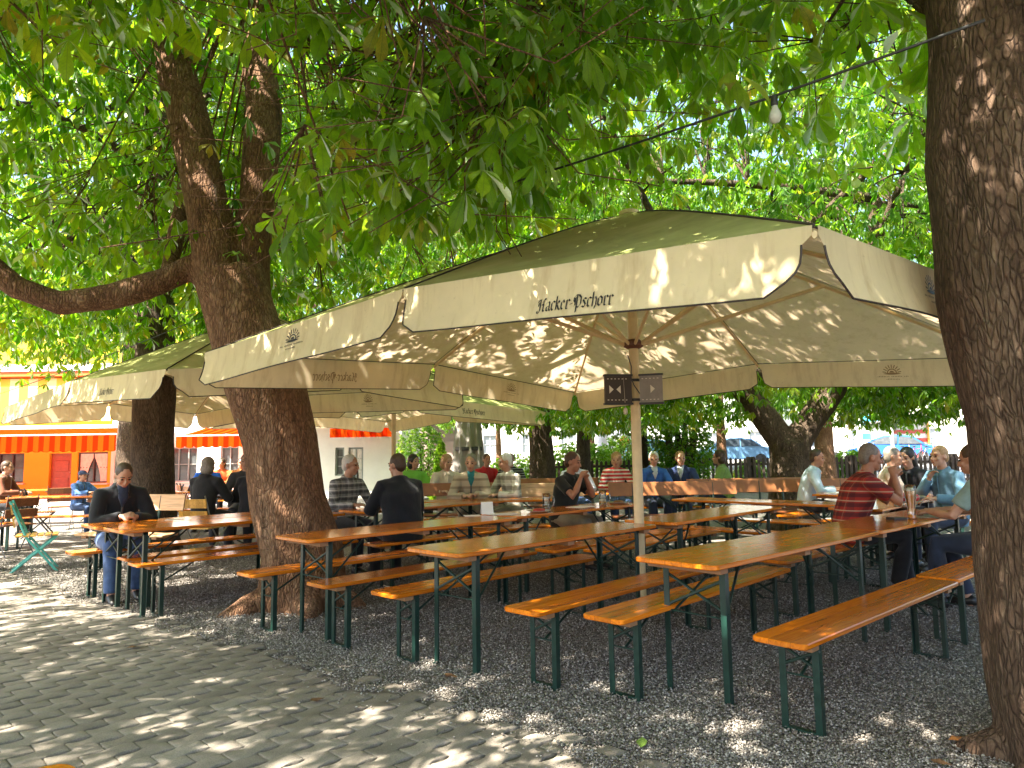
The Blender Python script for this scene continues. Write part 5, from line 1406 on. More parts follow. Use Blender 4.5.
# middle distance
person('grey-haired man in pale striped jacket and teal shirt facing the camera', (-.62, 10.2, 0), -PI / 2 + .1, 'jacket', stripes('beige_striped_jacket', (.46, .38, .27), (.28, .22, .15), 9, .3), KHAKI, 'short', HAIRG, SKIN, lean=14, head=(-10, 12), voxel=.012, bulk=.95, inner=cloth('teal_shirt', (.03, .2, .22)), hands=((.38, .05, .81), (.36, -.1, .80)))
person('white-haired person in cream patterned top next to the teal shirt man', (.0, 10.3, 0), -PI / 2 - .9, 'long', plaid('cream_pattern', (.62, .58, .5), (.2, .17, .13), (.7, .68, .62), 7), KHAKI, 'short', HAIRW, SKIN, lean=12, head=(-30, 10), voxel=.012, bulk=.9)
person('person in cream blouse left of the teal shirt man', (-1.12, 11.6, 0), -PI / 2 + .3, 'long', cloth('cream_blouse', (.62, .5, .38), .15), KHAKI, 'bob', HAIRL, SKIN, lean=12, head=(25, 8), voxel=.013, bulk=.85)
person('person with black hair in bright green top behind the broad black jacket', (-1.68, 11.7, 0), -PI / 2 + .5, 'short', cloth('bright_green_top', (.2, .5, .06), .15), DARKT, 'bob', HAIRK, SKIN, lean=6, voxel=.013, head=(20, 0))
person('person in dark striped pullover under the closed grey parasol', (-.05, 13.7, 0), -PI / 2, 'long', stripes('dark_stripes', (.03, .03, .035), (.4, .4, .4), 22, .25), DARKT, 'short', HAIRG, SKIN, lean=6, voxel=.014)
person('person in red pullover beside the dark striped pullover', (-.55, 13.9, 0), -PI / 2 + .4, 'long', cloth('red_pullover', (.5, .03, .04), .2), DARKT, 'short', HAIRB, SKIN, lean=6, voxel=.014)
person('person in white lilac shirt behind the left shoulder of the black t-shirt man', (1.0, 11.9, 0), -PI / 2 + .2, 'long', cloth('lilac_white_shirt', (.62, .6, .7), .1), DENIM, 'short', HAIRW, SKIN, lean=18, voxel=.013)
person('person in red and white striped top just left of the mast', (1.75, 12.2, 0), -PI / 2 + .1, 'long', stripes('red_white_stripes', (.55, .05, .05), (.75, .68, .6), 16, .4), DENIM, 'bob', HAIRL, SKIN, lean=14, head=(-20, 10), voxel=.013, bulk=.88)
person('fair-skinned guest in blue jacket just right of the mast', (2.32, 11.85, 0), -PI / 2 + .1, 'jacket', JBLUE, DENIMD, 'short', HAIRW, SKIN, lean=14, head=(-15, 10), voxel=.013, bulk=.92, inner=cloth('pale_inner', (.5, .55, .6)))
person('guest in navy jacket with pale blue collar, second right of the mast', (2.83, 11.85, 0), -PI / 2 - .35, 'jacket', JN, DENIMD, 'short', HAIRL, SKIN, lean=12, head=(25, 6), voxel=.013, bulk=.95, inner=cloth('pale_inner', (.5, .55, .6)))
person('brown-haired person in olive green top seen from the side before the fence', (3.7, 12.3, 0), PI - .3, 'long', cloth('olive_green_top', (.2, .3, .08), .2), DENIMD, 'bob', HAIRB, SKIN, lean=8, voxel=.013)
# left distance
person('hooded figure in thick black coat seen from behind, left of the forked trunk', (-3.72, 10.2, 0), PI / 2 + .3, 'jacket', JB, DARKT, None, None, SKIN, lean=16, voxel=.012, bulk=1.3, extras=[('hood', JB)])
person('person in black with grey hair on the orange slatted chair', (-4.38, 10.0, 0), PI / 2 - .2, 'jacket', cloth('black_cardigan', (.02, .02, .022)), DARKT, 'bob', HAIRG, SKIN, lean=6, voxel=.012, seat=.47)
person('tall grey-haired person in dark top facing the hooded figure', (-4.35, 11.5, 0), -PI / 2 + .2, 'long', cloth('dark_grey_top', (.05, .05, .055)), DARKT, 'short', HAIRG, SKIN, lean=4, voxel=.013, s=1.05)
person('person with fair hair partly hidden behind the hooded figure', (-4.05, 12.2, 0), -PI / 2, 'long', cloth('rose_beige_top', (.5, .36, .3)), DARKT, 'short', HAIRL, SKIN, lean=6, voxel=.014)
person('guest in bright blue pullover right of the dark trunk', (-6.05, 14.0, 0), -PI / 2 + .2, 'long', cloth('bright_blue_pullover', (.02, .12, .6), .2), DENIM, 'short', HAIRG, SKIN, lean=8, voxel=.014)
person('child in blue patterned jacket and cap before the orange lit restaurant', (-8.0, 13.0, 0), -.3, 'jacket', cloth('blue_pattern', (.1, .22, .55), .6, 16), DENIM, 'short', HAIRB, SKIN, lean=8, voxel=.013, s=.78, seat=.475, extras=[('cap', cloth('blue_cap', (.05, .07, .15)))])
person('person in orange-red top at the white wing window', (-7.0, 17.0, 0), -PI / 2, 'long', cloth('orange_red_top', (.6, .12, .03)), DARKT, 'bob', HAIRB, SKIN, lean=6, voxel=.015)
person('dark figure in brown at the far left picture edge under the awning', (-9.6, 13.2, 0), 0.2, 'long', cloth('brown_top', (.18, .06, .03)), DARKT, 'short', HAIRB, SKIN, lean=8, voxel=.014)

person('guest in orange-brown pullover at the furthest table before the awning', (-6.5, 16.9, 0), -PI / 2 + .1, 'long', cloth('orange_brown_pullover', (.4, .15, .04), .2), DARKT, 'short', HAIRK, SKIN, lean=8, voxel=.015, head=(15, 0))
# ------------------------------------------------------------------ restaurant, wings, far houses
def plaster(name, col): 
    t = NT(name); v = t.obj()
    c = t.ramp(t.noise(v, 1.2, 6, .65), [(.3, tuple(x * .86 for x in col)), (.7, col)])
    t.bsdf(c, .9, t.bump(t.noise(v, 60, 4), .3, .01)); return t.mat
YEL = plaster('yellow_plaster', (.72, .46, .035)); WHT = plaster('white_plaster', (.8, .79, .75)); CRM = plaster('cream_plaster', (.76, .72, .62)); GRB = plaster('grey_brown_cladding', (.3, .22, .2))
FRAMED = plain('dark_window_frame', (.05, .035, .03), .5, .2); FRAMEG = plain('grey_window_frame', (.2, .23, .22), .5, .2); WDOOR = plain('red_brown_door', (.3, .07, .03), .45, .25)
PANE = plain('window_pane', (.06, .07, .075), .08, .3, 2, spec=.8); CURT = plain('white_curtain', (.7, .68, .64), .9, .15)
TILE = plain('tan_metal_roof', (.45, .33, .22), .5, .15, 3); ORG = plain('orange_trim', (.6, .16, .02), .6, .15)
def awning_mat():
    t = NT('orange_striped_awning'); tc = t.n('ShaderNodeTexCoord'); sx = t.n('ShaderNodeSeparateXYZ'); t.l(tc.outputs['Object'], sx.inputs[0])
    f = t.math('LESS_THAN', t.math('FRACT', t.math('MULTIPLY', sx.outputs[0], 2.6)), .5)
    c = t.mix(f, (.5, .018, .002), (.62, .06, .004))
    d = t.n('ShaderNodeBsdfDiffuse'); tr = t.n('ShaderNodeBsdfTranslucent'); m = t.n('ShaderNodeMixShader'); m.inputs[0].default_value = .5
    t.l(c, d.inputs[0]); t.l(c, tr.inputs[0]); t.l(d.outputs[0], m.inputs[1]); t.l(tr.outputs[0], m.inputs[2]); t.l(m.outputs[0], t.out.inputs[0]); return t.mat
AWN = awning_mat()
def vstripes(name, a, b_, k):
    t = NT(name); tc = t.n('ShaderNodeTexCoord'); sx = t.n('ShaderNodeSeparateXYZ'); t.l(tc.outputs['Object'], sx.inputs[0])
    f = t.math('LESS_THAN', t.math('FRACT', t.math('MULTIPLY', sx.outputs[0], k)), .5); t.bsdf(t.mix(f, a, b_), .8); return t.mat
def facade(b, x0, x1, z0, z1, y, thick, holes):
    """wall standing along x with real openings"""
    xs = sorted({x0, x1, *[h[0] for h in holes], *[h[1] for h in holes]}); zs = sorted({z0, z1, *[h[2] for h in holes], *[h[3] for h in holes]})
    for i in range(len(xs) - 1):
        for j in range(len(zs) - 1):
            cx, cz = (xs[i] + xs[i + 1]) / 2, (zs[j] + zs[j + 1]) / 2
            if any(h[0] < cx < h[1] and h[2] < cz < h[3] for h in holes): continue
            b.box((cx, y, cz), (xs[i + 1] - xs[i], thick, zs[j + 1] - zs[j]))
def window(root, x0, x1, z0, z1, y, fm, nx=2, nz=2, curtain=False, name='window'):
    w = MB(); t = .06
    for x in (x0 + t / 2, x1 - t / 2): w.box((x, y, (z0 + z1) / 2), (t, .08, z1 - z0))
    for z in (z0 + t / 2, z1 - t / 2): w.box(((x0 + x1) / 2, y, z), (x1 - x0 - 2 * t, .08, t))
    for i in range(1, nx): w.box((x0 + (x1 - x0) * i / nx, y + .005, (z0 + z1) / 2), (.05, .06, z1 - z0 - 2 * t))
    for j in range(1, nz): w.box(((x0 + x1) / 2, y + .012, z0 + (z1 - z0) * j / nz), (x1 - x0 - 2 * t, .04, .04))
    f = w.build(name, fm, root)
    g = MB(); g.box(((x0 + x1) / 2, y + .05, (z0 + z1) / 2), (x1 - x0 - .04, .012, z1 - z0 - .04)); g.build('pane', PANE, f)
    if curtain:
        for sg in (-1, 1):
            c = MB(); xc = (x0 + x1) / 2; n = 9; vs = []
            for j in range(7):
                k = j / 6; wd = (x1 - x0) * .5 * (1 - .55 * math.sin(PI * min(1, k * 1.0) * .5))
                for i in range(n):
                    xx = (x0 + .05 if sg < 0 else x1 - .05) - sg * (wd * i / (n - 1)); vs.append((xx, y + .02 + .015 * math.sin(i * 2.4) - .062 + .03, z1 - .06 - (z1 - z0 - .12) * k))
            c.add(vs, [(j * n + i, j * n + i + 1, (j + 1) * n + i + 1, (j + 1) * n + i) for j in range(6) for i in range(n - 1)]); c.build('curtain', CURT, f, True)
    return f
def atz(u, v, Y): return at(u, v, Y).z
# main restaurant
YB = 29.0
X = lambda u, Y=YB: at(u, 456, Y).x
R_ = empty('restaurant', (-20, YB, 0), 0, 'yellow restaurant with orange awnings at the left edge', 'building'); OR = (-20, YB, 0)
holes = [(X(-12), X(27), .55, 1.75), (X(52), X(74), .02, 1.72), (X(80), X(110), .5, 1.75), (X(170), X(199), .5, 1.9), (X(222), X(240), .5, 1.9)]
b = MB(); facade(b, -34, X(113), 0, 4.85, YB, .3, holes[:3]); b.box(((-34 + X(113)) / 2, YB + 4, 2.4), (X(113) + 34 - .02, 7.6, 4.7)) if False else None
b.build('wall', YEL, R_, False, OR)  # facade yellow; below the awning it stands in for orange light on pale wall
b = MB(); facade(b, X(113) + .003, X(330), 0, 4.85, YB, .3, holes[3:]); b.build('side_wall', WHT, R_, False, OR)
b = MB(); b.box(((-34 + X(330)) / 2, YB + 1.2, 1.2), (X(330) + 34, .1, 2.6)); b.build('room_back', plain('dark_room', (.12, .07, .04), .9), R_, False, OR)
b = MB(); b.box(((-34 + X(330)) / 2, YB - .1, 4.98), (X(330) + 34.3, .6, .22), ch=.03); b.build('cornice', ORG, R_, False, OR)
b = MB(); b.add([(-34, YB - .45, 5.12), (X(330) + .2, YB - .45, 5.12), (X(330) + .2, YB + 2.2, 5.75), (-34, YB + 2.2, 5.75), (-34, YB - .45, 5.09), (X(330) + .2, YB - .45, 5.09), (X(330) + .2, YB + 2.2, 5.7), (-34, YB + 2.2, 5.7)], [(0, 1, 2, 3), (7, 6, 5, 4), (0, 4, 5, 1), (1, 5, 6, 2), (2, 6, 7, 3), (3, 7, 4, 0)]); b.build('roof_ledge', plain('grey_roof_sheet', (.5, .5, .5), .6, .15, 4), R_, False, OR)
b = MB(); b.box(((-34 + X(250)) / 2, YB + 3.6, 7.4), (X(250) + 34, 2.8, 4.0)); b.build('upper_wall', YEL, R_, False, OR)
b = MB(); b.prism([(-34.5, YB + 1.9), (X(250) + .5, YB + 1.9), (X(250) + .5, YB + 8), (-34.5, YB + 8)], 9.4, 9.7); b.build('roof', plain('brown_tiles', (.28, .11, .06), .8, .25, 6), R_, False, OR)
for k, h in enumerate(holes): 
    if k == 1:
        b = MB(); b.box(((h[0] + h[1]) / 2, YB + .02, (h[2] + h[3]) / 2), (h[1] - h[0] - .01, .06, h[3] - h[2] - .01))
        for zz in (.5, 1.2): b.box(((h[0] + h[1]) / 2, YB - .015, zz), ((h[1] - h[0]) * .6, .03, .45), ch=.01)
        d = b.build('door', WDOOR, R_, False, OR); b = MB(); b.ball((h[1] - .1, YB - .05, .95), .03, nu=8, nv=6); b.build('handle', STEEL, d, False, OR)
    else:
        n0 = len(bpy.data.objects)
        f = window(R_, h[0], h[1], h[2], h[3], YB - .03, FRAMED if k < 3 else FRAMEG, 3 if k in (0, 3) else 2, 2, k in (2,))
        for o in [f] + list(f.children):
            me = o.data
            for vt in me.vertices: vt.co -= Vector(OR)
        b = MB(); b.box(((h[0] + h[1]) / 2, YB - .19, h[2] - .04), (h[1] - h[0] + .16, .16, .06)); b.build('sill', CRM, f, False, OR)
b = MB(); b.box(((-34 + X(113)) / 2, YB - .19, 3.92), (X(113) + 33.9, .06, 1.8), ch=.01); b.build('striped_panel', vstripes('yellow_cream_stripes', (.72, .45, .03), (.78, .66, .28), 1.3), R_, False, OR)
# awnings, pulled out
def awning(label, x0, x1, yw, out, zt, zb, val, brackets=True):
    r = empty('awning', ((x0 + x1) / 2, yw, zt), 0, label, 'awning', 'orange awnings'); O = ((x0 + x1) / 2, yw, zt)
    b = MB(); n = 12
    b.box(((x0 + x1) / 2, yw - .1, zt + .06), (x1 - x0, .2, .16), ch=.02); b.build('cassette', plain('pale_metal', (.65, .65, .63), .45, .1), r, False, O)
    b = MB(); vs = [(x0 + (x1 - x0) * i / n, yw - .2 - out * j / 4, zt + (zb - zt) * j / 4 - .03 * math.sin(PI * j / 4)) for i in range(n + 1) for j in range(5)]
    b.add(vs, [(i * 5 + j, i * 5 + j + 1, (i + 1) * 5 + j + 1, (i + 1) * 5 + j) for i in range(n) for j in range(4)]); b.build('awning_cloth', AWN, r, True, O)
    b = MB(); b.tube([(x0, yw - .2 - out, zb), (x1, yw - .2 - out, zb)], .03, 8); b.build('front_bar', plain('pale_metal', (.65, .65, .63), .45, .1), r, False, O)
    m = int((x1 - x0) / .11); vs = []
    for i in range(m + 1):
        x = x0 + (x1 - x0) * i / m; sc = .05 * abs(math.sin(PI * i / 3))
        vs += [(x, yw - .2 - out - .03, zb - .02), (x, yw - .2 - out - .035 - .012 * math.sin(i), zb - val + .05 - sc)]
    b = MB(); b.add(vs, [(2 * i, 2 * i + 1, 2 * i + 3, 2 * i + 2) for i in range(m)]); b.build('valance', AWN, r, False, O)
    for x in (x0 + .6, (x0 + x1) / 2, x1 - .6):
        b = MB(); b.tube([(x, yw - .2, zt - .05), (x + .3, yw - .2 - out * .5, (zt + zb) / 2 - .1), (x, yw - .2 - out, zb)], .025, 6); b.build('folding_arm', plain('pale_metal', (.65, .65, .63), .45, .1), r, False, O)
awning('long orange striped awning at the left edge over the restaurant windows', -30, at(118, 456, 25.1).x, YB - .23, 3.6, 2.72, 2.32, .62)
awning('orange awning between the dark trunk and the forked trunk', at(178, 456, 26).x, at(262, 456, 26).x, YB - .17, 2.8, 2.72, 2.25, .45)
# white wing with tan roof
YW = 24.5; O2 = (X(360, YW), YW, 0)
W_ = empty('white_wing', O2, 0, 'low white wing with tan roof and small orange valance right of the forked trunk', 'building')
xa, xb = at(296, 456, YW).x, at(400, 456, YW).x
hol = [(at(336, 456, YW).x, at(345, 456, YW).x, .75, 1.72), (at(349, 456, YW).x, at(364, 456, YW).x, .55, 1.72)]
b = MB(); facade(b, xa, xb, 0, 2.75, YW, .25, hol); b.box((xb - .125, YW + 2.2, 1.37), (.25, 4.13, 2.74)); b.build('wall', WHT, W_, False, O2)
b = MB(); b.box(((xa + xb) / 2, YW + .8, 1.3), (xb - xa - .6, .1, 2.4)); b.build('room_back', plain('dark_room', (.12, .07, .04), .9), W_, False, O2)
b = MB(); b.add([(xa - .3, YW - 1.1, 2.42), (xb - .1, YW - 1.1, 2.42), (xb - 1.2, YW + 2.6, 3.9), (xa - .3, YW + 2.6, 3.9), (xa - .3, YW - 1.1, 2.36), (xb - .1, YW - 1.1, 2.36), (xb - 1.2, YW + 2.6, 3.82), (xa - .3, YW + 2.6, 3.82)], [(0, 1, 2, 3), (7, 6, 5, 4), (0, 4, 5, 1), (1, 5, 6, 2), (2, 6, 7, 3), (3, 7, 4, 0)])
rf = b.build('roof', TILE, W_, False, O2)
b = MB()
for i in range(9): 
    t = i / 8; x0_ = xa - .3 + (xb - .1 - xa + .3) * t; x1_ = xa - .3 + (xb - 1.2 - xa + .3) * t; b.tube([(x0_, YW - 1.1, 2.43), (x1_, YW + 2.6, 3.91)], .025, 5)
b.build('roof_batten', TILE, rf, False, O2)
for h in hol:
    f = window(W_, h[0], h[1], h[2], h[3], YW - .02, FRAMEG, 1 if h is hol[0] else 2, 3, h is hol[1])
    for o in [f] + list(f.children):
        for vt in o.data.vertices: vt.co -= Vector(O2)
m = 30; vs = []; x0_, x1_ = at(330, 456, YW - 1.1).x, at(395, 456, YW - 1.1).x
for i in range(m + 1): vs += [(x0_ + (x1_ - x0_) * i / m, YW - 1.13, 2.34), (x0_ + (x1_ - x0_) * i / m, YW - 1.15 - .015 * math.sin(i * 1.3), 2.04)]
b = MB(); b.add(vs, [(2 * i, 2 * i + 1, 2 * i + 3, 2 * i + 2) for i in range(m)]); b.build('valance', AWN, W_, False, O2)
b = MB(); b.tube([(xb + .06, YW - .18, 0), (xb + .06, YW - .18, 3.0)], .05, 8); b.build('downpipe', WHT, W_, False, O2)

PALEF = plain('pale_window_frame', (.6, .6, .58), .6, .1); PANEF = plain('far_pane', (.3, .34, .36), .2, .2)  # frames and panes paled to mimic windows washed out by overexposure
def house(label, x0, x1, y, z0, h, roofh, wm, rm, wins, depth=8, name='house', group='houses across the street'):
    O = ((x0 + x1) / 2, y, z0); r = empty(name, O, 0, label, 'house', group)
    nx_, nz_ = wins; hs = []
    for i in range(nx_):
        for j in range(nz_):
            cx = x0 + (x1 - x0) * (i + .5) / nx_; cz = z0 + 1.0 + j * 2.8; hs.append((cx - .5, cx + .5, cz, cz + 1.4))
    b = MB(); facade(b, x0, x1, z0, z0 + h, y, .3, hs)
    b.box((x0 + .15, y + .15 + depth / 2, z0 + h / 2), (.3, depth, h)); b.box((x1 - .15, y + .15 + depth / 2, z0 + h / 2), (.3, depth, h)); b.box(((x0 + x1) / 2, y + 1.2, z0 + h / 2), (x1 - x0 - .62, .1, h - .1))
    b.build('wall', wm, r, False, O)
    e = .5; b = MB(); zt = z0 + h + .004
    b.add([(x0 - e, y - e, zt), (x1 + e, y - e, zt), (x1 + e, y + depth + e, zt), (x0 - e, y + depth + e, zt), (x0 - e, y + depth / 2, zt + roofh), (x1 + e, y + depth / 2, zt + roofh)], [(0, 1, 5, 4), (2, 3, 4, 5), (0, 4, 3), (1, 2, 5), (3, 2, 1, 0)]); b.build('roof', rm, r, False, O)
    for hh in hs:
        f = window(r, *hh, y - .03, PALEF, 2, 2)
        f.children[0].data.materials[0] = PANEF
        for o in [f] + list(f.children):
            for vt in o.data.vertices: vt.co -= Vector(O)
RED = plain('red_tiles', (.32, .1, .06), .8, .25, 6); GRY = plain('grey_tiles', (.25, .24, .24), .8, .2, 6)
house('long white house behind the young trees left of the mast', -6, 5.5, 52, .5, 6.4, 2.6, WHT, RED, (4, 2))
house('white house right of the slim curved trunk', 7.5, 21, 56, .6, 6.2, 3, WHT, GRY, (4, 2))
house('cream house far to the right beyond the parked cars', 25, 40, 54, .6, 6.0, 3, CRM, RED, (5, 2))
house('pale house between the white wing and the young trees', -18, -8.5, 48, .4, 6.0, 2.5, CRM, GRY, (4, 2))
# grey-brown shed with blue awning left of the closed parasol
O3 = (at(444, 456, 36).x, 36, 0); r = empty('shed', O3, 0, 'grey-brown shed with blue top left of the closed grey parasol', 'shed')
b = MB(); b.box((O3[0], 38, 1.75), (2.4, 4, 3.5)); 
for k in range(9): b.box((O3[0] - 1.1 + k * .27, 35.98, 1.75), (.03, .03, 3.3))
b.build('wall', GRB, r, False, O3); b = MB(); b.box((O3[0], 37.5, 3.85), (2.9, 5, .6), ch=.05); b.build('roof', plain('blue_sheet', (.1, .35, .55), .5), r, False, O3)
b = MB(); b.box((O3[0] + .5, 35.95, 1.1), (.9, .06, 2.1), ch=.01); d = b.build('door', GRB, r, False, O3); b = MB(); b.ball((O3[0] + .15, 35.9, 1.05), .04, nu=8, nv=6); b.build('handle', STEEL, d, False, O3)
# red and white slatted kiosk
YK = 38; xk0, xk1 = at(893, 450, YK).x, at(931, 450, YK).x; zk = atz(912, 422, YK)
O4 = ((xk0 + xk1) / 2, YK, .6); r = empty('kiosk', O4, 0, 'kiosk with red and white boards behind the fence left of the right trunk', 'kiosk')
b = MB(); b.box((O4[0], YK + 1.2, (zk + .6) / 2), (xk1 - xk0, 2, zk - .6)); b.build('wall', WHT, r, False, O4)
rs = plain('red_board', (.45, .07, .05), .6, .2)
for k in range(4):
    z = .95 + k * (zk - 1.0) / 4; b = MB(); b.box((O4[0], YK + .17, z), (xk1 - xk0 - .1, .05, .2), ch=.008); b.build('board', rs, r, False, O4)
for x in (xk0, xk1 - .02): b = MB(); b.box((x, YK + .1, (zk + .6) / 2), (.1, .1, zk - .6)); b.build('post', WOODY, r, False, O4)
b = MB(); b.prism([(xk0 - .3, YK - .4), (xk1 + .3, YK - .4), (xk1 + .3, YK + 2.6), (xk0 - .3, YK + 2.6)], zk + .01, zk + .12); b.build('roof', GRY, r, False, O4)
# ------------------------------------------------------------------ street, fence, cars
def asphalt():
    t = NT('pale_asphalt'); v = t.obj(); t.bsdf(t.ramp(t.noise(v, 3, 6, .7), [(.3, (.17, .165, .16)), (.7, (.26, .25, .24))]), .9, t.bump(t.noise(v, 90, 3), .4, .006)); return t.mat
b = MB()
prof = [(24.6, .004), (28.5, .5), (29, .62), (48, .75), (80, .8)]
b.add([(x, y, z) for y, z in prof for x in (-3, 60)], [(2 * i, 2 * i + 1, 2 * i + 3, 2 * i + 2) for i in range(len(prof) - 1)])
tag(b.build('street', asphalt()), kind='structure')
b = MB(); b.add([(x, y, .012) for x, y in ((-30, 21), (-7.2, 21), (-7.2, 28.7), (-30, 28.7))], [(0, 1, 2, 3)]); tag(b.build('terrace_paving', plaster('terrace_slabs', (.42, .38, .33))), kind='structure')
FENM = plain('dark_stained_wood', (.045, .03, .022), .8, .3, 10, .3)
def fence(label, x0, x1, y0, y1):
    O = (x0, y0, 0); r = empty('picket_fence', O, 0, label, 'fence', 'picket fence sections')
    A_, B_ = Vector((x0, y0, 0)), Vector((x1, y1, 0)); d = (B_ - A_); L = d.length; an = math.atan2(d.y, d.x); d.normalize()
    n = int(L / .15); rg = random.Random(int(x0 * 10))
    for k in range(n):
        M = Matrix.Translation(A_ + d * (k + .5) * L / n) @ Matrix.Rotation(an, 4, 'Z') @ Matrix.Rotation(rg.gauss(0, .012), 4, 'Y')
        h = 1.16 + rg.gauss(0, .015)
        b = MB(); b.add([(-.045, -.012, .1), (.045, -.012, .1), (.045, -.012, h - .05), (0, -.012, h), (-.045, -.012, h - .05), (-.045, .012, .1), (.045, .012, .1), (.045, .012, h - .05), (0, .012, h), (-.045, .012, h - .05)],
                        [(0, 1, 2, 3, 4), (9, 8, 7, 6, 5), (0, 5, 6, 1), (1, 6, 7, 2), (2, 7, 8, 3), (3, 8, 9, 4), (4, 9, 5, 0)], 0, M); b.build('picket', FENM, r, False, O)
    for z in (.35, .95):
        M = Matrix.Translation(A_.lerp(B_, .5) + Vector((-d.y, d.x, 0)) * .042 + Vector((0, 0, z))) @ Matrix.Rotation(an, 4, 'Z'); b = MB(); b.box((0, 0, 0), (L, .05, .08), M); b.build('rail', FENM, r, False, O)
    for t in (0.02, .98):
        p = A_.lerp(B_, t) + Vector((-d.y, d.x, 0)) * .13; b = MB(); b.box((p.x, p.y, .6), (.12, .12, 1.2), ch=.015); b.build('post', FENM, r, False, O)
xs_ = [1.3, 4.6, 8.0, 11.4, 14.8, 18.2]
lbs = ['dark picket fence section behind the black t-shirt man, left of the mast', 'dark picket fence section right of the mast, behind the blue jackets', 'dark picket fence section left of the forked trunk, behind the olive top', 'dark picket fence section behind the big forked trunk and the pale blue shirt', 'dark picket fence section before the kiosk, beside the right trunk']
for k in range(5): fence(lbs[k], xs_[k], xs_[k + 1] - .01, 23.6, 23.6)
CARPANE = plain('car_glass', (.03, .04, .05), .25, .2, 2, spec=.3)
def car(label, loc, rz, paint, L=4.2, W=1.75, H=1.48):
    r = empty('parked_car', loc, rz, label, 'car', 'cars parked in the street')
    prof = [(-2.1, .35), (-2.12, .62), (-2.05, .86), (-1.72, .95), (-1.45, 1.0), (-.95, 1.38), (-.4, 1.47), (.35, 1.45), (.85, 1.28), (1.28, .98), (1.75, .88), (2.05, .72), (2.1, .45), (2.02, .28)]
    def inw(z): return W / 2 - (0 if z < .9 else (z - .9) * .36) - (.06 if z < .4 else 0)
    b = MB(); n = len(prof); vs = []
    for sg in (-1, 1): vs += [(x, sg * inw(z), z) for x, z in prof]
    vs += [(x, sg * inw(z) * .96, .2) for sg in (-1, 1) for x, z in ((-2.0, .3), (2.0, .3))]
    fs = [tuple(range(n)), tuple(range(2 * n - 1, n - 1, -1))] + [(i, i + n, i + 1 + n, i + 1) for i in range(n - 1)] + [(0, n - 1, 2 * n - 1, n)]
    b.add(vs[:2 * n], fs); o = b.build('body', paint, r, 'auto'); m = o.modifiers.new('b', 'BEVEL'); m.width = .05; m.segments = 2; m.limit_method = 'ANGLE'; m.angle_limit = math.radians(25)
    for sg in (-1, 1):
        for pts in ([(-1.3, 1.02), (-.9, 1.33), (-.35, 1.4), (-.3, 1.02)], [(-.22, 1.02), (-.27, 1.4), (.3, 1.38), (.75, 1.22), (1.08, 1.02)]):
            b = MB(); b.add([(x, sg * (inw(z) + .012), z) for x, z in pts] + [(x, sg * (inw(z) - .02), z) for x, z in pts], [tuple(range(len(pts))), tuple(range(2 * len(pts) - 1, len(pts) - 1, -1))] + [(i, (i + 1) % len(pts), (i + 1) % len(pts) + len(pts), i + len(pts)) for i in range(len(pts))]); b.build('side_window', CARPANE, r)
    for a, c_, nm in (((.88, 1.25), (1.24, 1.0), 'windscreen'), ((-1.0, 1.33), (-1.42, 1.03), 'rear_window')):
        b = MB(); k = .014 if a[0] > 0 else -.014; b.add([(a[0] + k, -inw(a[1]) + .08, a[1] + .012), (a[0] + k, inw(a[1]) - .08, a[1] + .012), (c_[0] + k, inw(c_[1]) - .08, c_[1] + .012), (c_[0] + k, -inw(c_[1]) + .08, c_[1] + .012)], [(0, 1, 2, 3)]); b.build(nm, CARPANE, r)
    for x in (-1.3, 1.32):
        for sg in (-1, 1):
            M = Matrix.Translation((x, sg * (W / 2 - .09), .31)) @ Matrix.Rotation(PI / 2, 4, 'X')
            b = MB(); b.lathe([(.19, -.1), (.29, -.1), (.31, -.06), (.31, .06), (.29, .1), (.19, .1)], 24, M); w = b.build('wheel', plain('tyre_rubber', (.02, .02, .02), .8), r, 'auto')
            b = MB(); b.lathe([(.0005, .09), (.06, .1), (.19, .085), (.19, -.085), (.06, -.1), (.0005, -.09)], 20, M); b.build('rim', STEEL, w, 'auto')
    for sg in (-1, 1):
        b = MB(); b.ball((2.02, sg * .62, .68), (.06, .17, .08), nu=10, nv=6); b.build('headlight', plain('headlight_lens', (.7, .7, .7), .1), r, True)
        b = MB(); b.ball((-2.08, sg * .66, .78), (.04, .12, .1), nu=10, nv=6); b.build('tail_light', plain('tail_light_lens', (.5, .02, .02), .2), r, True)
        b = MB(); b.ball((.8, sg * (W / 2 + .06), 1.02), (.06, .1, .07), nu=10, nv=6); b.build('wing_mirror', paint, r, True)
def paint(name, col): t = NT(name); t.bsdf(col, .35, metal=.0, coat=.3, coatr=.05); return t.mat
PB1 = paint('pale_blue_paint', (.2, .42, .6)); PB2 = paint('steel_blue_paint', (.12, .26, .45)); PB3 = paint('deep_blue_paint', (.02, .1, .35)); PS = paint('silver_paint', (.55, .56, .58))
car('pale blue parked car behind the fence, just left and right of the mast', (7.6, 38.5, .66), .08, PB1)
car('steel blue parked car behind the fence between ivy column and forked trunk', (11.6, 37.5, .66), PI, PB2)
car('deep blue parked car behind the head of the plaid shirt man', (19.4, 36, .64), PI - .5, PB3)
car('silver parked car beside the deep blue one, before the kiosk', (17.3, 41.5, .68), .1, PS)
# round red traffic sign
r = empty('traffic_sign', (4.9, 31, .55), 0, 'round red traffic sign left of the pale blue car', 'sign')
b = MB(); b.tube([(0, 0, 0), (0, 0, 1.5)], .03, 8); b.build('post', STEEL, r)
b = MB(); b.lathe([(.0005, -.01), (.22, -.01), (.22, .01), (.0005, .01)], 24, Matrix.Translation((0, -.04, 1.35)) @ Matrix.Rotation(PI / 2, 4, 'X')); b.build('disc', plain('red_sign', (.6, .02, .05), .4, .05), r)
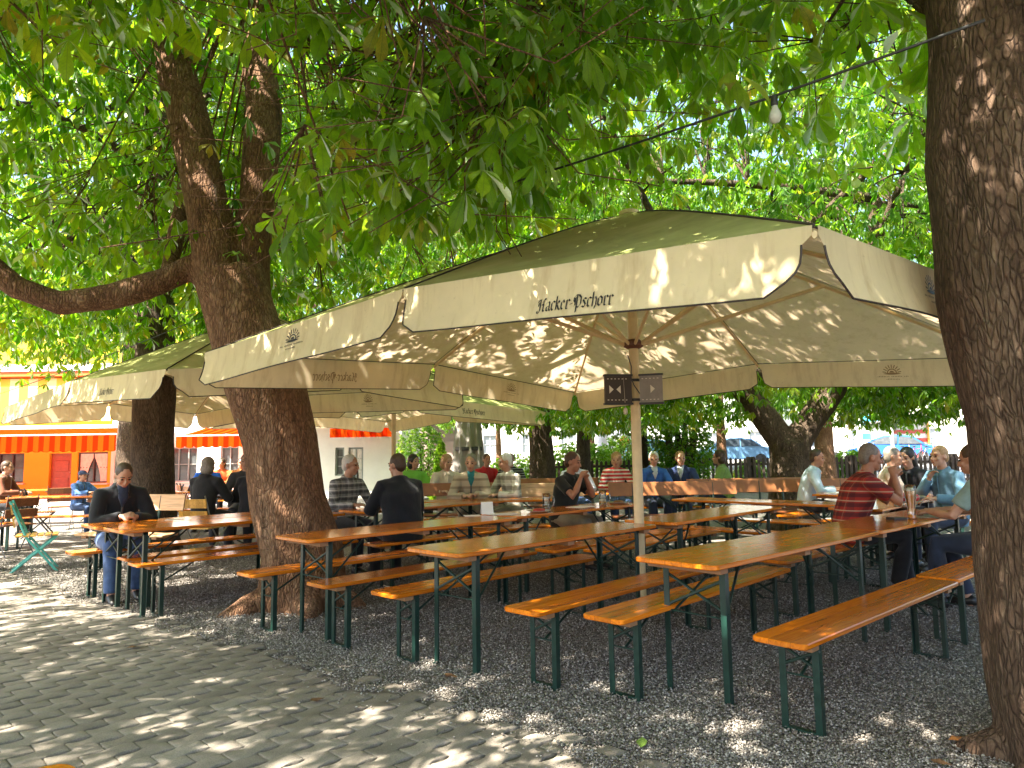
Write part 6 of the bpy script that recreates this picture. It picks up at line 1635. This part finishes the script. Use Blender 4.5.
# blue and white banner and pale poles near the kiosk
def pole(label, x, y, z0, h, rad=.05, banner=False):
    r = empty('flag_pole' if banner else 'pale_post', (x, y, z0), 0, label, 'pole', 'pale poles by the kiosk')
    b = MB(); b.tube([(0, 0, 0), (0, 0, h * .5), (0, 0, h)], [rad, rad, rad * .8], 10); b.ball((0, 0, h + rad * .7), rad * 1.2, nu=10, nv=6); b.build('shaft', plain('white_pole', (.75, .75, .75), .4, .05), r, 'auto')
    if banner:
        b = MB(); n = 8; vs = []
        for j in range(n + 1):
            for i in range(5): vs.append((.08 + i * .32 / 1.0, .05 * math.sin(i * 1.4 + j * .8), h - .15 - j * .26 - .03 * i))
        b.add(vs, [(j * 5 + i, j * 5 + i + 1, (j + 1) * 5 + i + 1, (j + 1) * 5 + i) for j in range(n) for i in range(4)]); b.build('banner', stripes('blue_white_banner', (.75, .8, .82), (.08, .5, .7), .9, .55), r, True)
p = at(859, 450, 34); pole('slim white pole left of the kiosk, in front of the deep blue car', p.x, 34, .6, 3.3)
p = at(893, 450, 30); pole('white post at the left corner of the kiosk', p.x, 30, .55, 2.3, .07)
p = at(862, 450, 42); pole('flag pole with blue and white banner above the deep blue car', p.x, 42, .65, 3.6, .05, True)
# bicycles leaning by the kiosk
def bike(label, loc, rz, col):
    r = empty('bicycle', loc, rz, label, 'bicycle', 'bicycles by the kiosk')
    for x in (-.52, .52):
        b = MB(); b.tube([(x + .33 * math.cos(a), 0, .34 + .33 * math.sin(a)) for a in [i * PI / 12 for i in range(25)]], .018, 6)
        w = b.build('wheel', plain('tyre_rubber', (.02, .02, .02), .8), r)
        b = MB()
        for i in range(8): b.tube([(x, 0, .34), (x + .32 * math.cos(i * PI / 4), 0, .34 + .32 * math.sin(i * PI / 4))], .004, 4)
        b.build('spokes', STEEL, w)
    b = MB()
    for q in ([(-.52, 0, .34), (-.05, 0, .32), (-.2, 0, .82), (-.52, 0, .34)], [(-.05, 0, .32), (.36, 0, .78), (-.18, 0, .74)], [(.33, 0, .95), (.36, 0, .78), (.52, 0, .34)]): b.tube(q, .018, 6)
    b.build('frame', col, r)
    b = MB(); b.tube([(.25, -.27, .98), (.34, -.1, 1.0), (.34, .1, 1.0), (.25, .27, .98)], .014, 6); b.build('handlebar', DARKM, r)
    b = MB(); b.ball((-.22, 0, .87), (.13, .07, .035), nu=10, nv=6); b.build('saddle', DARKM, r, True)
for k, (u, c_, lb) in enumerate(((905, paint('silver_bike', (.5, .5, .52)), 'silver bicycle before the kiosk, leftmost of the three'), (917, paint('red_bike', (.5, .04, .04)), 'red bicycle before the middle of the kiosk'), (929, paint('grey_bike', (.25, .25, .27)), 'grey bicycle at the right corner of the kiosk'))):
    p = at(u, 450, 33); bike(lb, (p.x, 33, .64), .5, c_)

# ------------------------------------------------------------------ wires and bulb
def wire(label, pts, sag, rad, n=24):
    b = MB(); A_, B_ = pts
    b.tube([Vector(A_).lerp(Vector(B_), t) - Vector((0, 0, sag * 4 * t * (1 - t))) for t in [i / n for i in range(n + 1)]], rad, 6)
    return tag(b.build('overhead_wire', DARKM, None, True), label, 'wire')
wa = at(272, 246, 6.6); wb = at(985, 20, 2.78)
wire('long overhead wire from the forked trunk up to the thick right trunk', (wa, wb), .09, .0075)
wire('thin wire at the left edge running up behind the oblong parasol', (at(-60, 412, 7.6), at(205, 316, 6.95)), .05, .004)
for k, (dx, lb) in enumerate(((0, 'thin pale cord hanging from the forked trunk over the parasol roof'),)):
    wire(lb, (at(284, 245, 6.9), at(325, 312, 7.6)), .02, .003)
def bulb(label, loc):
    r = empty('light_bulb', loc, 0, label, 'light bulb')
    b = MB(); b.lathe([(.006, .0), (.016, -.004), (.018, -.045), (.014, -.055)], 14); b.build('socket', DARKM, r, True)
    b = MB(); b.lathe([(.013, -.05), (.018, -.07), (.03, -.1), (.03, -.118), (.02, -.138), (.0005, -.146)], 18); b.build('glass_bulb', plain('frosted_bulb', (.6, .6, .55), .25), r, True)
t_ = .545
q = wa.lerp(wb, t_) - Vector((0, 0, .09 * 4 * t_ * (1 - t_)))
u_, v_, _ = proj(np.array(q)); 
for i in range(200):
    t_ = i / 200; q = wa.lerp(wb, t_) - Vector((0, 0, .09 * 4 * t_ * (1 - t_))); u_, v_, _ = proj(np.array(q))
    if u_ > 773: break
bulb('clear light bulb hanging from the overhead wire above the parasol roof', q)
# ------------------------------------------------------------------ light and camera
S = Vector((-.48, -.36, .80)).normalized()      # direction towards the sun
w = bpy.data.worlds.new('World'); SC.world = w; w.use_nodes = True
nt = w.node_tree; bg = nt.nodes['Background']
sky = nt.nodes.new('ShaderNodeTexSky'); sky.sky_type = 'NISHITA'; sky.sun_disc = False
sky.sun_elevation = math.asin(S.z); sky.sun_rotation = math.atan2(S.x, S.y); sky.air_density = 1.0; sky.dust_density = 3.5; sky.ozone_density = 1.0
nt.links.new(sky.outputs[0], bg.inputs[0]); bg.inputs[1].default_value = .085
ld = bpy.data.lights.new('sun', 'SUN'); ld.energy = 5.0; ld.angle = math.radians(.42); ld.color = (1, .92, .78)
lo = bpy.data.objects.new('sun', ld); COL.objects.link(lo); lo.rotation_euler = S.to_track_quat('Z', 'Y').to_euler(); lo.location = (0, 0, 20)
cd_ = bpy.data.cameras.new('camera'); cam = bpy.data.objects.new('camera', cd_); COL.objects.link(cam)
cd_.sensor_width = 36; cd_.lens = FOC / 1024 * 36; cd_.clip_start = .05; cd_.clip_end = 600
M = Matrix(((CR[0], CU[0], -CF[0], CAM[0]), (CR[1], CU[1], -CF[1], CAM[1]), (CR[2], CU[2], -CF[2], CAM[2]), (0, 0, 0, 1)))
cam.matrix_world = M; SC.camera = cam
SC.render.engine = 'CYCLES'
cy = SC.cycles; cy.max_bounces = 8; cy.diffuse_bounces = 4; cy.glossy_bounces = 3; cy.transmission_bounces = 6; cy.transparent_max_bounces = 6
cy.use_denoising = True; cy.caustics_reflective = False; cy.caustics_refractive = False; cy.sample_clamp_indirect = 8
vs_ = SC.view_settings; vs_.view_transform = 'Standard'; vs_.look = 'None'; vs_.gamma = 1.0; vs_.use_curve_mapping = False
vs_.exposure = 2.85
